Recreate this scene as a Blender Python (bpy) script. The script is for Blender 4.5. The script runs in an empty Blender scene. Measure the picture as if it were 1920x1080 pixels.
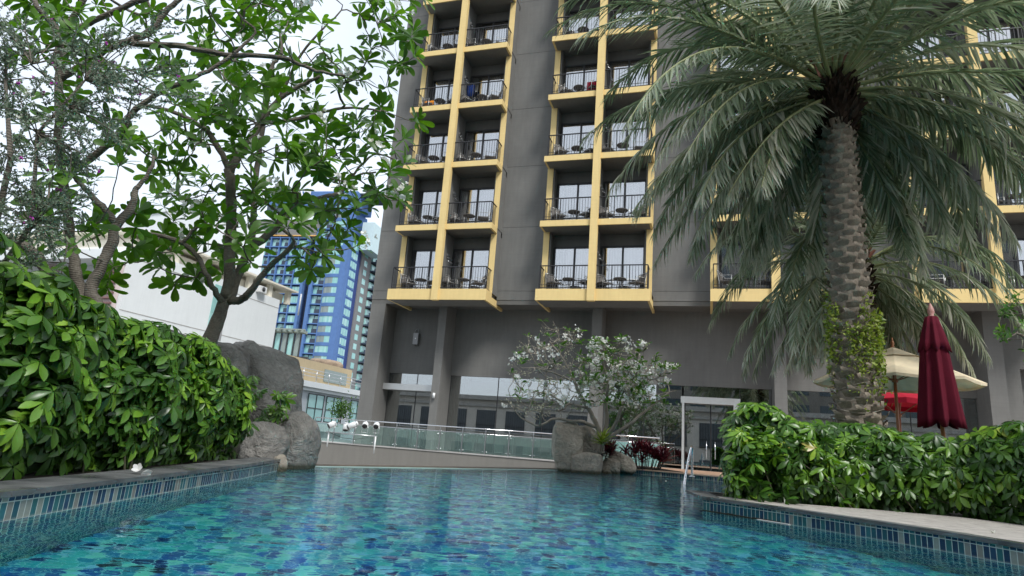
import bpy, math, random
import numpy as np
from mathutils import Vector, Matrix, noise as mnoise
random.seed(7); rng = np.random.default_rng(7)
sc = bpy.context.scene
COL = sc.collection
PI = math.pi; R_ = math.radians
# ------------------------------------------------------------------ camera model
FPX = 1187.5; PITCH = R_(13.69); ROLL = R_(4.335); YAW = R_(17.79); D0 = 26.755; CH = 0.6
def ray(px, py):
    a = px - 960; b = 540 - py
    c, s = math.cos(ROLL), math.sin(ROLL)
    u = a*c - b*s; v = a*s + b*c
    cp, sp = math.cos(PITCH), math.sin(PITCH)
    return Vector((u, FPX*cp - v*sp, FPX*sp + v*cp))
def at(px, py, Y):
    r = ray(px, py); return Vector((0, 0, CH)) + r*(Y/r.y)
def onz(px, py, z=0.0):
    r = ray(px, py); return Vector((0, 0, CH)) + r*((z-CH)/r.z)
cam = bpy.data.cameras.new('camera'); camo = bpy.data.objects.new('camera', cam); COL.objects.link(camo)
cp, sp = math.cos(PITCH), math.sin(PITCH)
r0 = Vector((1, 0, 0)); u0 = Vector((0, -sp, cp)); fw = Vector((0, cp, sp))
rx = r0*math.cos(ROLL) + u0*math.sin(ROLL); up = u0*math.cos(ROLL) - r0*math.sin(ROLL)
camo.matrix_world = Matrix(((rx.x, up.x, -fw.x, 0), (rx.y, up.y, -fw.y, 0), (rx.z, up.z, -fw.z, CH), (0, 0, 0, 1)))
cam.sensor_width = 36; cam.lens = 36*FPX/1920; cam.clip_start = 0.05; cam.clip_end = 6000
sc.camera = camo
# ------------------------------------------------------------------ scene settings
sc.render.engine = 'CYCLES'
sc.cycles.use_denoising = True
try: sc.cycles.denoiser = 'OPENIMAGEDENOISE'
except Exception: pass
sc.cycles.max_bounces = 9; sc.cycles.transparent_max_bounces = 12; sc.cycles.transmission_bounces = 7
sc.cycles.glossy_bounces = 4; sc.cycles.diffuse_bounces = 3
sc.cycles.caustics_reflective = False; sc.cycles.caustics_refractive = True
sc.cycles.sample_clamp_indirect = 6
sc.view_settings.view_transform = 'Standard'; sc.view_settings.look = 'None'
sc.view_settings.gamma = 1; sc.view_settings.use_curve_mapping = False
sc.view_settings.exposure = 1.2
# ------------------------------------------------------------------ node helpers
class NT:
    def __init__(s, nt): s.nt = nt; s.n = nt.nodes; s.l = nt.links
    def new(s, t, **k):
        nd = s.n.new(t)
        for a, b in k.items():
            if a.startswith('_'): continue
            setattr(nd, a, b)
        return nd
    def link(s, a, b): s.l.new(a, b)
    def val(s, inp, v):
        if hasattr(v, 'is_linked') or isinstance(v, bpy.types.NodeSocket): s.l.new(v, inp)
        else: inp.default_value = v
    def math(s, op, a, b=0.0, c=None, clamp=False):
        nd = s.n.new('ShaderNodeMath'); nd.operation = op; nd.use_clamp = clamp
        s.val(nd.inputs[0], a); s.val(nd.inputs[1], b)
        if c is not None: s.val(nd.inputs[2], c)
        return nd.outputs[0]
    def mix(s, f, a, b, blend='MIX'):
        nd = s.n.new('ShaderNodeMix'); nd.data_type = 'RGBA'; nd.blend_type = blend; nd.clamp_factor = True
        s.val(nd.inputs[0], f)
        s.val(nd.inputs[6], a if not isinstance(a, tuple) else (*a, 1)); s.val(nd.inputs[7], b if not isinstance(b, tuple) else (*b, 1))
        return nd.outputs[2]
    def noise(s, vec, scale, detail=3, rough=.55, dist=0):
        nd = s.n.new('ShaderNodeTexNoise'); s.val(nd.inputs['Scale'], scale); nd.inputs['Detail'].default_value = detail
        nd.inputs['Roughness'].default_value = rough; nd.inputs['Distortion'].default_value = dist
        if vec is not None: s.l.new(vec, nd.inputs['Vector'])
        return nd.outputs['Fac']
    def ramp(s, f, stops, interp='LINEAR'):
        nd = s.n.new('ShaderNodeValToRGB'); cr = nd.color_ramp; cr.interpolation = interp
        while len(cr.elements) < len(stops): cr.elements.new(.5)
        for e, (p, c) in zip(cr.elements, stops): e.position = p; e.color = (*c, 1) if len(c) == 3 else c
        s.l.new(f, nd.inputs[0]); return nd.outputs[0]
    def bump(s, h, strength=.5, dist=.02, nrm=None):
        nd = s.n.new('ShaderNodeBump'); nd.inputs['Strength'].default_value = strength; nd.inputs['Distance'].default_value = dist
        s.l.new(h, nd.inputs['Height'])
        if nrm is not None: s.l.new(nrm, nd.inputs['Normal'])
        return nd.outputs[0]
    def coords(s, kind='Object', scale=None):
        tc = s.n.new('ShaderNodeTexCoord'); o = tc.outputs[kind]
        if scale:
            mp = s.n.new('ShaderNodeMapping'); mp.inputs['Scale'].default_value = scale; s.l.new(o, mp.inputs[0]); o = mp.outputs[0]
        return o
def newmat(name):
    m = bpy.data.materials.new(name); m.use_nodes = True; t = NT(m.node_tree); t.n.clear()
    out = t.new('ShaderNodeOutputMaterial'); return m, t, out
def bsdf(t, out, color, rough=.6, metal=0, nrm=None, spec=.5):
    b = t.new('ShaderNodeBsdfPrincipled')
    t.val(b.inputs['Base Color'], color if not isinstance(color, tuple) else (*color, 1))
    t.val(b.inputs['Roughness'], rough); b.inputs['Metallic'].default_value = metal
    b.inputs['Specular IOR Level'].default_value = spec
    if nrm is not None: t.link(nrm, b.inputs['Normal'])
    if out is not None: t.link(b.outputs[0], out.inputs[0])
    return b
def mat(name, col, rough=.6, var=.12, scale=3, metal=0, bump=.1, bscale=40, spec=.5, coord='Object', stretch=None):
    m, t, out = newmat(name)
    v = t.coords(coord, stretch)
    n1 = t.noise(v, scale, 5, .6); n2 = t.noise(v, scale*7.3, 3)
    f = t.math('ADD', t.math('MULTIPLY', n1, .7), t.math('MULTIPLY', n2, .3))
    lo = tuple(max(0, c*(1-2.2*var)) for c in col); hi = tuple(min(1, c*(1+2.2*var)) for c in col)
    c = t.ramp(f, [(.25, lo), (.75, hi)])
    nr = t.bump(t.noise(v, bscale, 4, .6), bump, .01) if bump else None
    bsdf(t, out, c, rough, metal, nr, spec)
    return m
# ------------------------------------------------------------------ mesh helpers
class MB:
    def __init__(s): s.v = []; s.f = []; s.m = []; s.uv = []; s.sm = []
    def face(s, pts, mi=0, uv=None, smooth=False):
        k = len(s.v); s.v += [tuple(p) for p in pts]; s.f.append(tuple(range(k, k+len(pts)))); s.m.append(mi)
        s.uv.append(uv); s.sm.append(smooth)
    def mesh(s, vs, fs, mi=0, smooth=False):
        k = len(s.v); s.v += [tuple(p) for p in vs]
        for f in fs: s.f.append(tuple(i+k for i in f)); s.m.append(mi); s.uv.append(None); s.sm.append(smooth)
    def box(s, x0, y0, z0, x1, y1, z1, mi=0):
        vs = [(x0,y0,z0),(x1,y0,z0),(x1,y1,z0),(x0,y1,z0),(x0,y0,z1),(x1,y0,z1),(x1,y1,z1),(x0,y1,z1)]
        s.mesh(vs, [(0,3,2,1),(4,5,6,7),(0,1,5,4),(1,2,6,5),(2,3,7,6),(3,0,4,7)], mi)
    def cyl(s, p0, p1, r0, r1=None, n=8, mi=0, cap=True):
        s.tube([p0, p1], [r0, r0 if r1 is None else r1], n, mi, cap)
    def tube(s, pts, rad, n=8, mi=0, cap=True, wob=0):
        pts = [Vector(p) for p in pts]; N = len(pts); vs = []; prev = None
        for i, p in enumerate(pts):
            d = (pts[min(i+1, N-1)] - pts[max(i-1, 0)])
            d = d.normalized() if d.length > 1e-9 else Vector((0, 0, 1))
            if prev is None:
                a = Vector((0, 0, 1)) if abs(d.z) < .9 else Vector((1, 0, 0)); u = d.cross(a).normalized()
            else:
                u = prev - d*prev.dot(d)
                u = u.normalized() if u.length > 1e-6 else d.orthogonal().normalized()
            prev = u; w = d.cross(u)
            r = rad[i] if hasattr(rad, '__len__') else rad
            for k in range(n):
                a = 2*PI*k/n; rr = r
                if wob: rr = r*(1+wob*mnoise.noise(p*6+Vector((math.cos(a), math.sin(a), 0))*1.3))
                vs.append(p + u*(rr*math.cos(a)) + w*(rr*math.sin(a)))
        fs = [(i*n+k, i*n+(k+1) % n, (i+1)*n+(k+1) % n, (i+1)*n+k) for i in range(N-1) for k in range(n)]
        if cap: fs += [tuple(range(n-1, -1, -1)), tuple((N-1)*n+k for k in range(n))]
        s.mesh(vs, fs, mi, True)
    def lathe(s, prof, n=16, c=(0, 0, 0), mi=0, wave=None):
        vs = []
        for j, (r, z) in enumerate(prof):
            for k in range(n):
                a = 2*PI*k/n; rr = r*(wave(a, j) if wave else 1)
                vs.append((c[0]+rr*math.cos(a), c[1]+rr*math.sin(a), c[2]+z))
        fs = [(j*n+k, j*n+(k+1) % n, (j+1)*n+(k+1) % n, (j+1)*n+k) for j in range(len(prof)-1) for k in range(n)]
        s.mesh(vs, fs, mi, True)
    def build(s, name, mats, parent=None, loc=None, data_only=False):
        me = bpy.data.meshes.new(name); me.from_pydata(s.v, [], s.f)
        for m in (mats if isinstance(mats, (list, tuple)) else [mats]): me.materials.append(m)
        me.polygons.foreach_set('material_index', s.m); me.polygons.foreach_set('use_smooth', s.sm)
        if any(u is not None for u in s.uv):
            l = me.uv_layers.new(name='UVMap'); i = 0
            for f, u in zip(s.f, s.uv):
                for k in range(len(f)):
                    l.data[i].uv = u[k] if u else (0, 0); i += 1
        me.update()
        o = bpy.data.objects.new(name, me); COL.objects.link(o)
        if parent is not None: o.parent = parent
        if loc is not None: o.location = loc
        return o
def tag(o, label=None, cat=None, group=None, kind=None):
    if label: o['label'] = label
    if cat: o['category'] = cat
    if group: o['group'] = group
    if kind: o['kind'] = kind
    return o
def empty(name, loc=(0, 0, 0), rz=0, label=None, cat=None, group=None):
    o = bpy.data.objects.new(name, None); COL.objects.link(o); o.location = loc; o.rotation_euler = (0, 0, rz)
    o.empty_display_size = .1
    return tag(o, label, cat, group)
def struct(name, mb, m, **k):
    o = mb.build(name, m, **k); o['kind'] = 'structure'; return o
def copy_tree(o, parent=None):
    c = o.copy(); COL.objects.link(c)
    if parent is not None: c.parent = parent
    for ch in [x for x in o.children]: copy_tree(ch, c)
    return c
def inst_mesh(name, mats, tv, tf, M, P, tint=None, parent=None, mi=0, smooth=False):
    """many copies of a template (leaf) joined as one mesh; tv (n,3), tf list of equal-length faces, M (N,3,3), P (N,3)"""
    tv = np.asarray(tv, float); tf = np.asarray(tf, int); N = len(P); n = len(tv); k = tf.shape[1]
    V = (np.einsum('nij,vj->nvi', M, tv) + P[:, None, :]).reshape(-1, 3)
    F = (tf[None] + (np.arange(N)*n)[:, None, None]).reshape(-1, k)
    me = bpy.data.meshes.new(name)
    me.vertices.add(len(V)); me.vertices.foreach_set('co', V.ravel())
    me.loops.add(F.size); me.loops.foreach_set('vertex_index', F.ravel().astype(np.int32))
    me.polygons.add(len(F)); me.polygons.foreach_set('loop_start', np.arange(0, F.size, k, dtype=np.int32))
    if tint is not None:
        a = me.attributes.new('tint', 'FLOAT', 'FACE'); a.data.foreach_set('value', np.repeat(tint, len(tf)).astype(np.float32))
    for m in (mats if isinstance(mats, (list, tuple)) else [mats]): me.materials.append(m)
    if smooth: me.polygons.foreach_set('use_smooth', np.ones(len(F), bool))
    me.update(calc_edges=True); me.validate()
    o = bpy.data.objects.new(name, me); COL.objects.link(o)
    if parent is not None: o.parent = parent
    return o
def frames(D, Nn):
    """rows: x axis = D (leaf direction), z axis ~ Nn; returns (N,3,3) with columns x,y,z"""
    D = D/np.linalg.norm(D, axis=1, keepdims=True)
    Y = np.cross(Nn, D); Y /= (np.linalg.norm(Y, axis=1, keepdims=True)+1e-9)
    Z = np.cross(D, Y); return np.stack([D, Y, Z], axis=2)
def leaf_tpl(L, W, prof, droop=.15, fold=.12, tipw=0):
    """obovate blade along +x; prof = list of (s, half-width fraction)"""
    v = []; f = []
    for i, (s, w) in enumerate(prof):
        x = L*s; z = -droop*L*s*s; hw = W*w/2
        v += [(x, -hw, z+fold*hw), (x, 0, z), (x, hw, z+fold*hw)]
        if i:
            a = 3*(i-1); b = 3*i; f += [(a, b, b+1, a+1), (a+1, b+1, b+2, a+2)]
    return v, f
def catmull(pts, n=5):
    P = [Vector(p) for p in pts]; out = []
    if len(P) < 3: return P
    Q = [P[0]*2-P[1]] + P + [P[-1]*2-P[-2]]
    for i in range(1, len(Q)-2):
        for k in range(n):
            t = k/n; a, b, c, d = Q[i-1], Q[i], Q[i+1], Q[i+2]
            out.append(.5*((2*b)+(c-a)*t+(2*a-5*b+4*c-d)*t*t+(3*b-a-3*c+d)*t**3))
    out.append(P[-1]); return out
# ------------------------------------------------------------------ world: bright overcast tropical sky
W = bpy.data.worlds.new('World'); sc.world = W; W.use_nodes = True
t = NT(W.node_tree); t.n.clear()
SUN_EL, SUN_AZ = R_(50), R_(152)   # azimuth measured from +Y clockwise
sky = t.new('ShaderNodeTexSky', sky_type='NISHITA'); sky.sun_disc = False; sky.sun_elevation = SUN_EL; sky.sun_rotation = SUN_AZ
sky.air_density = 1.0; sky.dust_density = 3.0; sky.ozone_density = 1.0
hs = t.new('ShaderNodeHueSaturation'); hs.inputs['Saturation'].default_value = .55; t.link(sky.outputs[0], hs.inputs['Color'])
g = t.coords('Generated'); mp = t.new('ShaderNodeMapping'); mp.inputs['Scale'].default_value = (1, 1, 2.2); t.link(g, mp.inputs[0])
cl = t.noise(mp.outputs[0], 1.7, 6, .55, .4)
cf = t.ramp(cl, [(.3, (.6,)*3), (.62, (1,)*3)])
skyc = t.mix(cf, hs.outputs[0], (4.5, 5.0, 5.7))
bg = t.new('ShaderNodeBackground'); bg.inputs['Strength'].default_value = .1; t.link(skyc, bg.inputs[0])
wo = t.new('ShaderNodeOutputWorld'); t.link(bg.outputs[0], wo.inputs[0])
sl = bpy.data.lights.new('sun', 'SUN'); sl.energy = 1.5; sl.angle = R_(16); sl.color = (1, .98, .95)
so = bpy.data.objects.new('sun', sl); COL.objects.link(so)
sd = Vector((math.sin(SUN_AZ)*math.cos(SUN_EL), math.cos(SUN_AZ)*math.cos(SUN_EL), math.sin(SUN_EL)))
so.rotation_euler = sd.to_track_quat('Z', 'Y').to_euler()
# ------------------------------------------------------------------ materials
M = {}
def wallmat(name, col, var=.06):
    m, t, out = newmat(name); v = t.coords()
    n = t.noise(v, .9, 5, .6); st = t.noise(t.coords('Object', (3, 3, .35)), 2.2, 5, .65)
    hb = t.noise(t.coords('Object', (.35, .35, 14)), 3, 3, .6)
    f = t.math('ADD', t.math('MULTIPLY', n, .4), t.math('ADD', t.math('MULTIPLY', st, .35), t.math('MULTIPLY', hb, .25)))
    c = t.ramp(f, [(.3, tuple(x*(1-2*var) for x in col)), (.7, tuple(min(1, x*(1+2*var)) for x in col))])
    bsdf(t, out, c, .8, 0, t.bump(t.noise(v, 60, 3), .12, .01), .25); return m
M['grey'] = wallmat('grey_render', (.172, .170, .160), .1)
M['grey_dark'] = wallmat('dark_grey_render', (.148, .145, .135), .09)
M['taupe'] = wallmat('taupe_render', (.2, .19, .17), .07)
M['yellow'] = wallmat('yellow_paint', (.74, .56, .25), .06)
M['white'] = wallmat('white_paint', (.74, .77, .77), .035)
M['cream'] = wallmat('cream_paint', (.8, .75, .63), .04)
M['tan'] = wallmat('tan_paint', (.5, .4, .25), .1)
M['groove'] = mat('groove_dark', (.03, .03, .03), .9)
M['rail'] = mat('dark_rail_metal', (.03, .03, .032), .45, .1, 5, .3, 0)
M['frame'] = mat('dark_window_frame', (.035, .036, .038), .5, .1, 5, 0, 0)
M['steel'] = mat('brushed_steel', (.62, .63, .63), .28, .05, 20, .9, .04, 90)
M['steelmatte'] = mat('aluminium_panel', (.6, .61, .6), .42, .06, 2, .6, .03)
M['chrome'] = mat('polished_steel', (.75, .76, .77), .12, .03, 20, 1, 0)
M['whitemetal'] = mat('white_enamel', (.72, .73, .72), .4, .04, 10, 0, 0)
M['black'] = mat('black_rubber', (.02, .02, .02), .6, .1, 10, 0, 0)
M['curtain'] = mat('sheer_white_curtain', (.92, .92, .93), .8, .01, 8, 0, 0)
M['teal_curtain'] = mat('teal_grey_drape', (.16, .25, .25), .85, .08, 8, 0, 0)
M['dark_curtain'] = mat('charcoal_drape', (.05, .055, .06), .85, .2, 14, 0, .3, 30)
M['room'] = mat('room_interior', (.2, .24, .23), .8, .2, 1.5, 0, 0)
M['teal_chair'] = mat('teal_painted_wood', (.16, .38, .42), .5, .1, 10, 0, 0)
M['wicker'] = mat('grey_wicker', (.12, .11, .1), .7, .25, 60, 0, .6, 120)
M['aluchair'] = mat('pale_tube', (.55, .55, .53), .35, .05, 10, .7, 0)
M['deckwood'] = mat('terracotta_deck', (.36, .22, .14), .6, .2, 6, 0, .3, 30)
M['plastic'] = mat('grey_plastic', (.3, .3, .3), .4, .05, 10, 0, 0)
M['wood'] = mat('varnished_teak', (.33, .13, .05), .4, .2, 10, 0, .2, 60, stretch=(8, 8, .6))
M['soil'] = mat('dark_soil', (.03, .022, .015), .95, .4, 12, 0, 1.0, 30)
M['conc'] = mat('pale_concrete', (.4, .39, .37), .8, .12, 2, 0, .3, 40)
M['asph'] = mat('city_ground', (.12, .12, .11), .9, .25, .05, 0, .2, 2)
M['brown'] = mat('brown_gutter', (.13, .105, .085), .6, .2, 4, 0, .1)
M['tan_stone'] = mat('tan_boulders', (.26, .19, .13), .8, .3, 1.5, 0, .4, 8)
def fabric(name, col, tr=.25):
    m, t, out = newmat(name); v = t.coords()
    c = t.ramp(t.noise(v, 5, 5, .6), [(.3, tuple(x*.86 for x in col)), (.7, tuple(min(1, x*1.08) for x in col))])
    b = bsdf(t, None, c, .85, 0, t.bump(t.noise(v, 240, 2), .15, .003), .2)
    tb = t.new('ShaderNodeBsdfTranslucent'); t.val(tb.inputs[0], c)
    mx = t.new('ShaderNodeMixShader'); mx.inputs[0].default_value = tr
    t.link(b.outputs[0], mx.inputs[1]); t.link(tb.outputs[0], mx.inputs[2]); t.link(mx.outputs[0], out.inputs[0]); return m
M['maroon'] = fabric('maroon_canvas', (.105, .006, .018), .06)
M['redfab'] = fabric('bright_red_canvas', (.5, .02, .045), .3)
M['creamfab'] = fabric('cream_canvas', (.86, .75, .54), .3)
M['towel_o'] = fabric('orange_towel_cloth', (.75, .26, .02), .1)
M['towel_r'] = fabric('red_towel_cloth', (.38, .008, .03), .1)
M['towel_b'] = fabric('blue_towel_cloth', (.02, .07, .33), .1)
M['towel_w'] = fabric('white_towel_cloth', (.75, .75, .75), .1)
# glass: clear pane that reflects by Fresnel
def glassmat(name, tint, refl=1.0, ior=1.5, rough=0.0, opaque=0.0, body=(.1, .15, .15)):
    m, t, out = newmat(name)
    fr = t.new('ShaderNodeFresnel'); fr.inputs[0].default_value = ior
    f = t.math('MULTIPLY', fr.outputs[0], refl, clamp=True) if refl <= 1 else t.math('ADD', t.math('MULTIPLY', fr.outputs[0], 1.0), refl-1, clamp=True)
    tr = t.new('ShaderNodeBsdfTransparent'); tr.inputs[0].default_value = (*tint, 1)
    gl = t.new('ShaderNodeBsdfGlossy'); gl.inputs['Roughness'].default_value = rough
    base = tr.outputs[0]
    if opaque:
        df = t.new('ShaderNodeBsdfDiffuse'); df.inputs[0].default_value = (*body, 1)
        m0 = t.new('ShaderNodeMixShader'); m0.inputs[0].default_value = opaque
        t.link(tr.outputs[0], m0.inputs[1]); t.link(df.outputs[0], m0.inputs[2]); base = m0.outputs[0]
    mx = t.new('ShaderNodeMixShader'); t.link(f, mx.inputs[0]); t.link(base, mx.inputs[1]); t.link(gl.outputs[0], mx.inputs[2])
    t.link(mx.outputs[0], out.inputs[0]); return m
M['glass_door'] = glassmat('balcony_glass', (.98, .99, .99), 1.4)
M['glass_lobby'] = glassmat('lobby_glass', (.7, .8, .78), 1.42)
M['glass_rail'] = glassmat('green_rail_glass', (.84, .95, .92), 1.05, 1.5, 0, .10, (.55, .78, .72))
M['glass_office'] = glassmat('office_glass', (.5, .6, .58), 1.2, 1.5, .02, .45, (.2, .32, .3))
def towerglass(name, a, b):
    m, t, out = newmat(name); v = t.coords()
    g = t.new('ShaderNodeNewGeometry')
    c = t.mix(g.outputs['Random Per Island'], a, b)
    c = t.mix(t.math('MULTIPLY', t.noise(v, 1.2, 2), .35), c, (.05, .1, .12))
    bsdf(t, out, c, .12, 0, None, .8); return m
M['tglass'] = towerglass('mint_glass', (.24, .55, .52), (.42, .7, .66))
M['tdark'] = mat('dark_glass', (.045, .07, .085), .2, .2, 1, 0, 0)  # plain dark blue-grey window colour
M['tgreyglass'] = towerglass('grey_curtained_glass', (.22, .27, .25), (.3, .36, .33))
M['tblue'] = wallmat('cobalt_paint', (.10, .19, .40), .08)
M['tblue2'] = wallmat('deep_blue_paint', (.035, .06, .19), .08)
M['tcharcoal'] = wallmat('blue_charcoal', (.055, .07, .1), .1)
M['tgrey'] = wallmat('tower_grey', (.2, .2, .2), .06)
M['tpale'] = wallmat('pale_cyan_cladding', (.55, .68, .7), .05)
M['torange'] = mat('orange_trim', (.75, .42, .12), .6)
M['signwhite'] = mat('white_sign_letters', (.85, .85, .86), .4, .02, 3, 0, 0)
M['louvre'] = mat('brown_louvre', (.2, .11, .1), .6, .15, 4, 0, 0)
M['greensteel'] = mat('weathered_green_steel', (.24, .28, .25), .6, .15, 4, 0, 0)
# rock
def rockmat(name, col, dark=.45):
    m, t, out = newmat(name); v = t.coords()
    n = t.noise(v, 1.6, 8, .62); n2 = t.noise(v, 14, 6, .7); st = t.noise(t.coords('Object', (3, 3, .6)), 2.0, 6, .7)
    c = t.ramp(n, [(.3, tuple(x*dark for x in col)), (.62, col), (.8, tuple(min(1, x*1.25) for x in col))])
    c = t.mix(t.ramp(n2, [(.35, (.0,)*3), (.6, (.75,)*3)]), c, tuple(x*.55 for x in col))
    c = t.mix(t.ramp(st, [(.5, (0,)*3), (.75, (.5,)*3)]), c, tuple(x*.45 for x in col))
    sz = t.new('ShaderNodeSeparateXYZ'); gp = t.new('ShaderNodeNewGeometry'); t.link(gp.outputs['Position'], sz.inputs[0])
    wl_ = t.math('ADD', sz.outputs[2], t.math('MULTIPLY', n2, .06)); c = t.mix(t.ramp(wl_, [(.07, (.85,)*3), (.12, (0,)*3)]), c, (.035, .04, .02))
    vo = t.new('ShaderNodeTexVoronoi', feature='DISTANCE_TO_EDGE'); t.link(v, vo.inputs['Vector']); vo.inputs['Scale'].default_value = 1.7
    h = t.math('ADD', t.math('MULTIPLY', n, 1.0), t.math('MULTIPLY', n2, .35))
    h = t.math('ADD', h, t.math('MULTIPLY', t.math('ABSOLUTE', t.math('SUBTRACT', t.noise(v, 2.7, 7, .6, 1.2), .5)), 2.2))
    bsdf(t, out, c, .9, 0, t.bump(h, 1.0, .08), .2); return m
M['rock_grey'] = rockmat('grey_boulder_stone', (.36, .345, .315))
M['rock_tan'] = rockmat('tan_boulder_stone', (.47, .42, .345), .55)
# coping
def copingmat():
    m, t, out = newmat('slate_coping'); v = t.coords()
    n = t.noise(v, 3, 6, .65); n2 = t.noise(v, 26, 5, .7)
    c = t.ramp(n, [(.3, (.045, .05, .052)), (.55, (.1, .105, .105)), (.75, (.16, .165, .155))])
    wet = t.ramp(t.noise(v, 1.4, 4), [(.45, (.75,)*3), (.6, (.22,)*3)])
    bsdf(t, out, c, wet, 0, t.bump(t.math('ADD', n, n2), .35, .01), .5); return m
M['coping'] = copingmat()
M['pebble'] = mat('pebble_wash', (.36, .335, .3), .85, .2, 7, 0, .8, 140)
# pool mosaic walls (UV in metres: u along the wall, v = height above water)
def tilemat():
    m, t, out = newmat('blue_mosaic_tiles')
    uv = t.new('ShaderNodeUVMap'); sp_ = t.new('ShaderNodeSeparateXYZ'); t.link(uv.outputs[0], sp_.inputs[0])
    u, v = sp_.outputs[0], sp_.outputs[1]
    TW = .05
    cu = t.math('FLOOR', t.math('DIVIDE', u, TW)); fu = t.math('FRACT', t.math('DIVIDE', u, TW))
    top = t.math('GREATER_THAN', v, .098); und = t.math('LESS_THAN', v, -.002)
    vv = t.math('DIVIDE', v, .05)
    rowu = t.math('FLOOR', vv); fvu = t.math('FRACT', vv)
    fvm = t.math('DIVIDE', t.math('ADD', v, .002), .1)
    fvt = t.math('DIVIDE', t.math('SUBTRACT', v, .098), .024)
    notu = t.math('SUBTRACT', 1, und); nott = t.math('SUBTRACT', 1, top)
    fv = t.math('ADD', t.math('MULTIPLY', und, fvu), t.math('MULTIPLY', notu, t.math('ADD', t.math('MULTIPLY', top, fvt), t.math('MULTIPLY', nott, fvm))))
    row = t.math('ADD', t.math('MULTIPLY', und, rowu), t.math('MULTIPLY', t.math('MULTIPLY', notu, top), 5))
    eu = t.math('MINIMUM', fu, t.math('SUBTRACT', 1, fu)); ev = t.math('MINIMUM', fv, t.math('SUBTRACT', 1, fv))
    gv = t.math('ADD', .035, t.math('MULTIPLY', top, .05))
    grout = t.math('MAXIMUM', t.math('LESS_THAN', eu, .055), t.math('LESS_THAN', ev, gv))
    cb = t.new('ShaderNodeCombineXYZ'); t.link(cu, cb.inputs[0]); t.link(row, cb.inputs[1])
    wn = t.new('ShaderNodeTexWhiteNoise', noise_dimensions='3D'); t.link(cb.outputs[0], wn.inputs['Vector'])
    c = t.ramp(wn.outputs['Value'], [(0, (.008, .018, .065)), (.2, (.012, .035, .10)), (.38, (.015, .075, .10)), (.56, (.022, .115, .115)), (.7, (.03, .13, .15)), (.8, (.26, .22, .18)), (.93, (.3, .29, .24))], 'CONSTANT')
    n = t.noise(uv.outputs[0], 60, 4, .7)
    c = t.mix(t.math('MULTIPLY', n, .5), c, (.05, .12, .15))
    c = t.mix(grout, c, (.45, .48, .42))
    low = t.ramp(t.math('ADD', v, .5), [(.49, (1,)*3), (.515, (0,)*3)])
    c = t.mix(t.math('MULTIPLY', t.math('MULTIPLY', low, t.noise(uv.outputs[0], 9, 3)), notu), c, (.5, .52, .46))
    c = t.mix(und, c, t.mix(1.0, c, (2.4, 2.4, 2.2), 'MULTIPLY'))  # same tiles below water, colour brightened to make up for dim light there
    bsdf(t, out, c, t.math('ADD', .16, t.math('MULTIPLY', grout, .5)), 0, None, .5); return m
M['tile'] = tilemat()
def floortile():
    m, t, out = newmat('pool_floor_mosaic'); v = t.coords('Object')
    vo = t.new('ShaderNodeTexVoronoi', feature='F1'); vo.inputs['Scale'].default_value = 11; vo.inputs['Randomness'].default_value = .8; t.link(v, vo.inputs['Vector'])
    wn = t.new('ShaderNodeTexWhiteNoise', noise_dimensions='3D'); t.link(vo.outputs['Position'], wn.inputs['Vector'])
    c = t.ramp(wn.outputs['Value'], [(0, (.008, .02, .17)), (.10, (.01, .09, .36)), (.22, (.015, .22, .44)), (.36, (.02, .3, .42)), (.50, (.045, .46, .46)), (.64, (.12, .6, .5)), (.77, (.38, .8, .58)), (.86, (.025, .012, .07)), (.90, (.02, .14, .48)), (.95, (.45, .66, .8))], 'CONSTANT')
    ve = t.new('ShaderNodeTexVoronoi', feature='DISTANCE_TO_EDGE'); ve.inputs['Scale'].default_value = 11; ve.inputs['Randomness'].default_value = .8; t.link(v, ve.inputs['Vector'])
    c = t.mix(t.math('LESS_THAN', ve.outputs['Distance'], .045), c, (.5, .75, .7))
    big = t.noise(v, .7, 3)
    c = t.mix(t.ramp(big, [(.5, (0,)*3), (.8, (.2,)*3)]), c, (.01, .14, .42))
    bsdf(t, out, c, .4); return m
M['floor'] = floortile()
def watermat():
    m, t, out = newmat('pool_water'); v = t.coords('Object')
    mp = t.new('ShaderNodeMapping'); mp.inputs['Scale'].default_value = (.62, 1.15, 1); mp.inputs['Rotation'].default_value = (0, 0, .12); t.link(v, mp.inputs[0])
    h = t.math('ADD', t.math('MULTIPLY', t.noise(mp.outputs[0], 2.2, 2, .5, .3), 1.6), t.math('MULTIPLY', t.noise(mp.outputs[0], 7.5, 2, .5, .5), .5))
    h = t.math('ADD', h, t.math('MULTIPLY', t.noise(mp.outputs[0], 22, 2, .5), .10))
    nr = t.bump(h, 1.0, .0078)
    fr = t.new('ShaderNodeFresnel'); fr.inputs[0].default_value = 1.33; t.link(nr, fr.inputs['Normal'])
    rf = t.new('ShaderNodeBsdfRefraction'); rf.inputs['IOR'].default_value = 1.33; rf.inputs['Roughness'].default_value = 0; rf.inputs[0].default_value = (.55, .93, 1.0, 1); t.link(nr, rf.inputs['Normal'])
    gl = t.new('ShaderNodeBsdfGlossy'); gl.inputs['Roughness'].default_value = .02; t.link(nr, gl.inputs['Normal'])
    mx = t.new('ShaderNodeMixShader'); t.link(fr.outputs[0], mx.inputs[0]); t.link(rf.outputs[0], mx.inputs[1]); t.link(gl.outputs[0], mx.inputs[2])
    t.link(mx.outputs[0], out.inputs[0]); return m
M['water'] = watermat()
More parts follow.
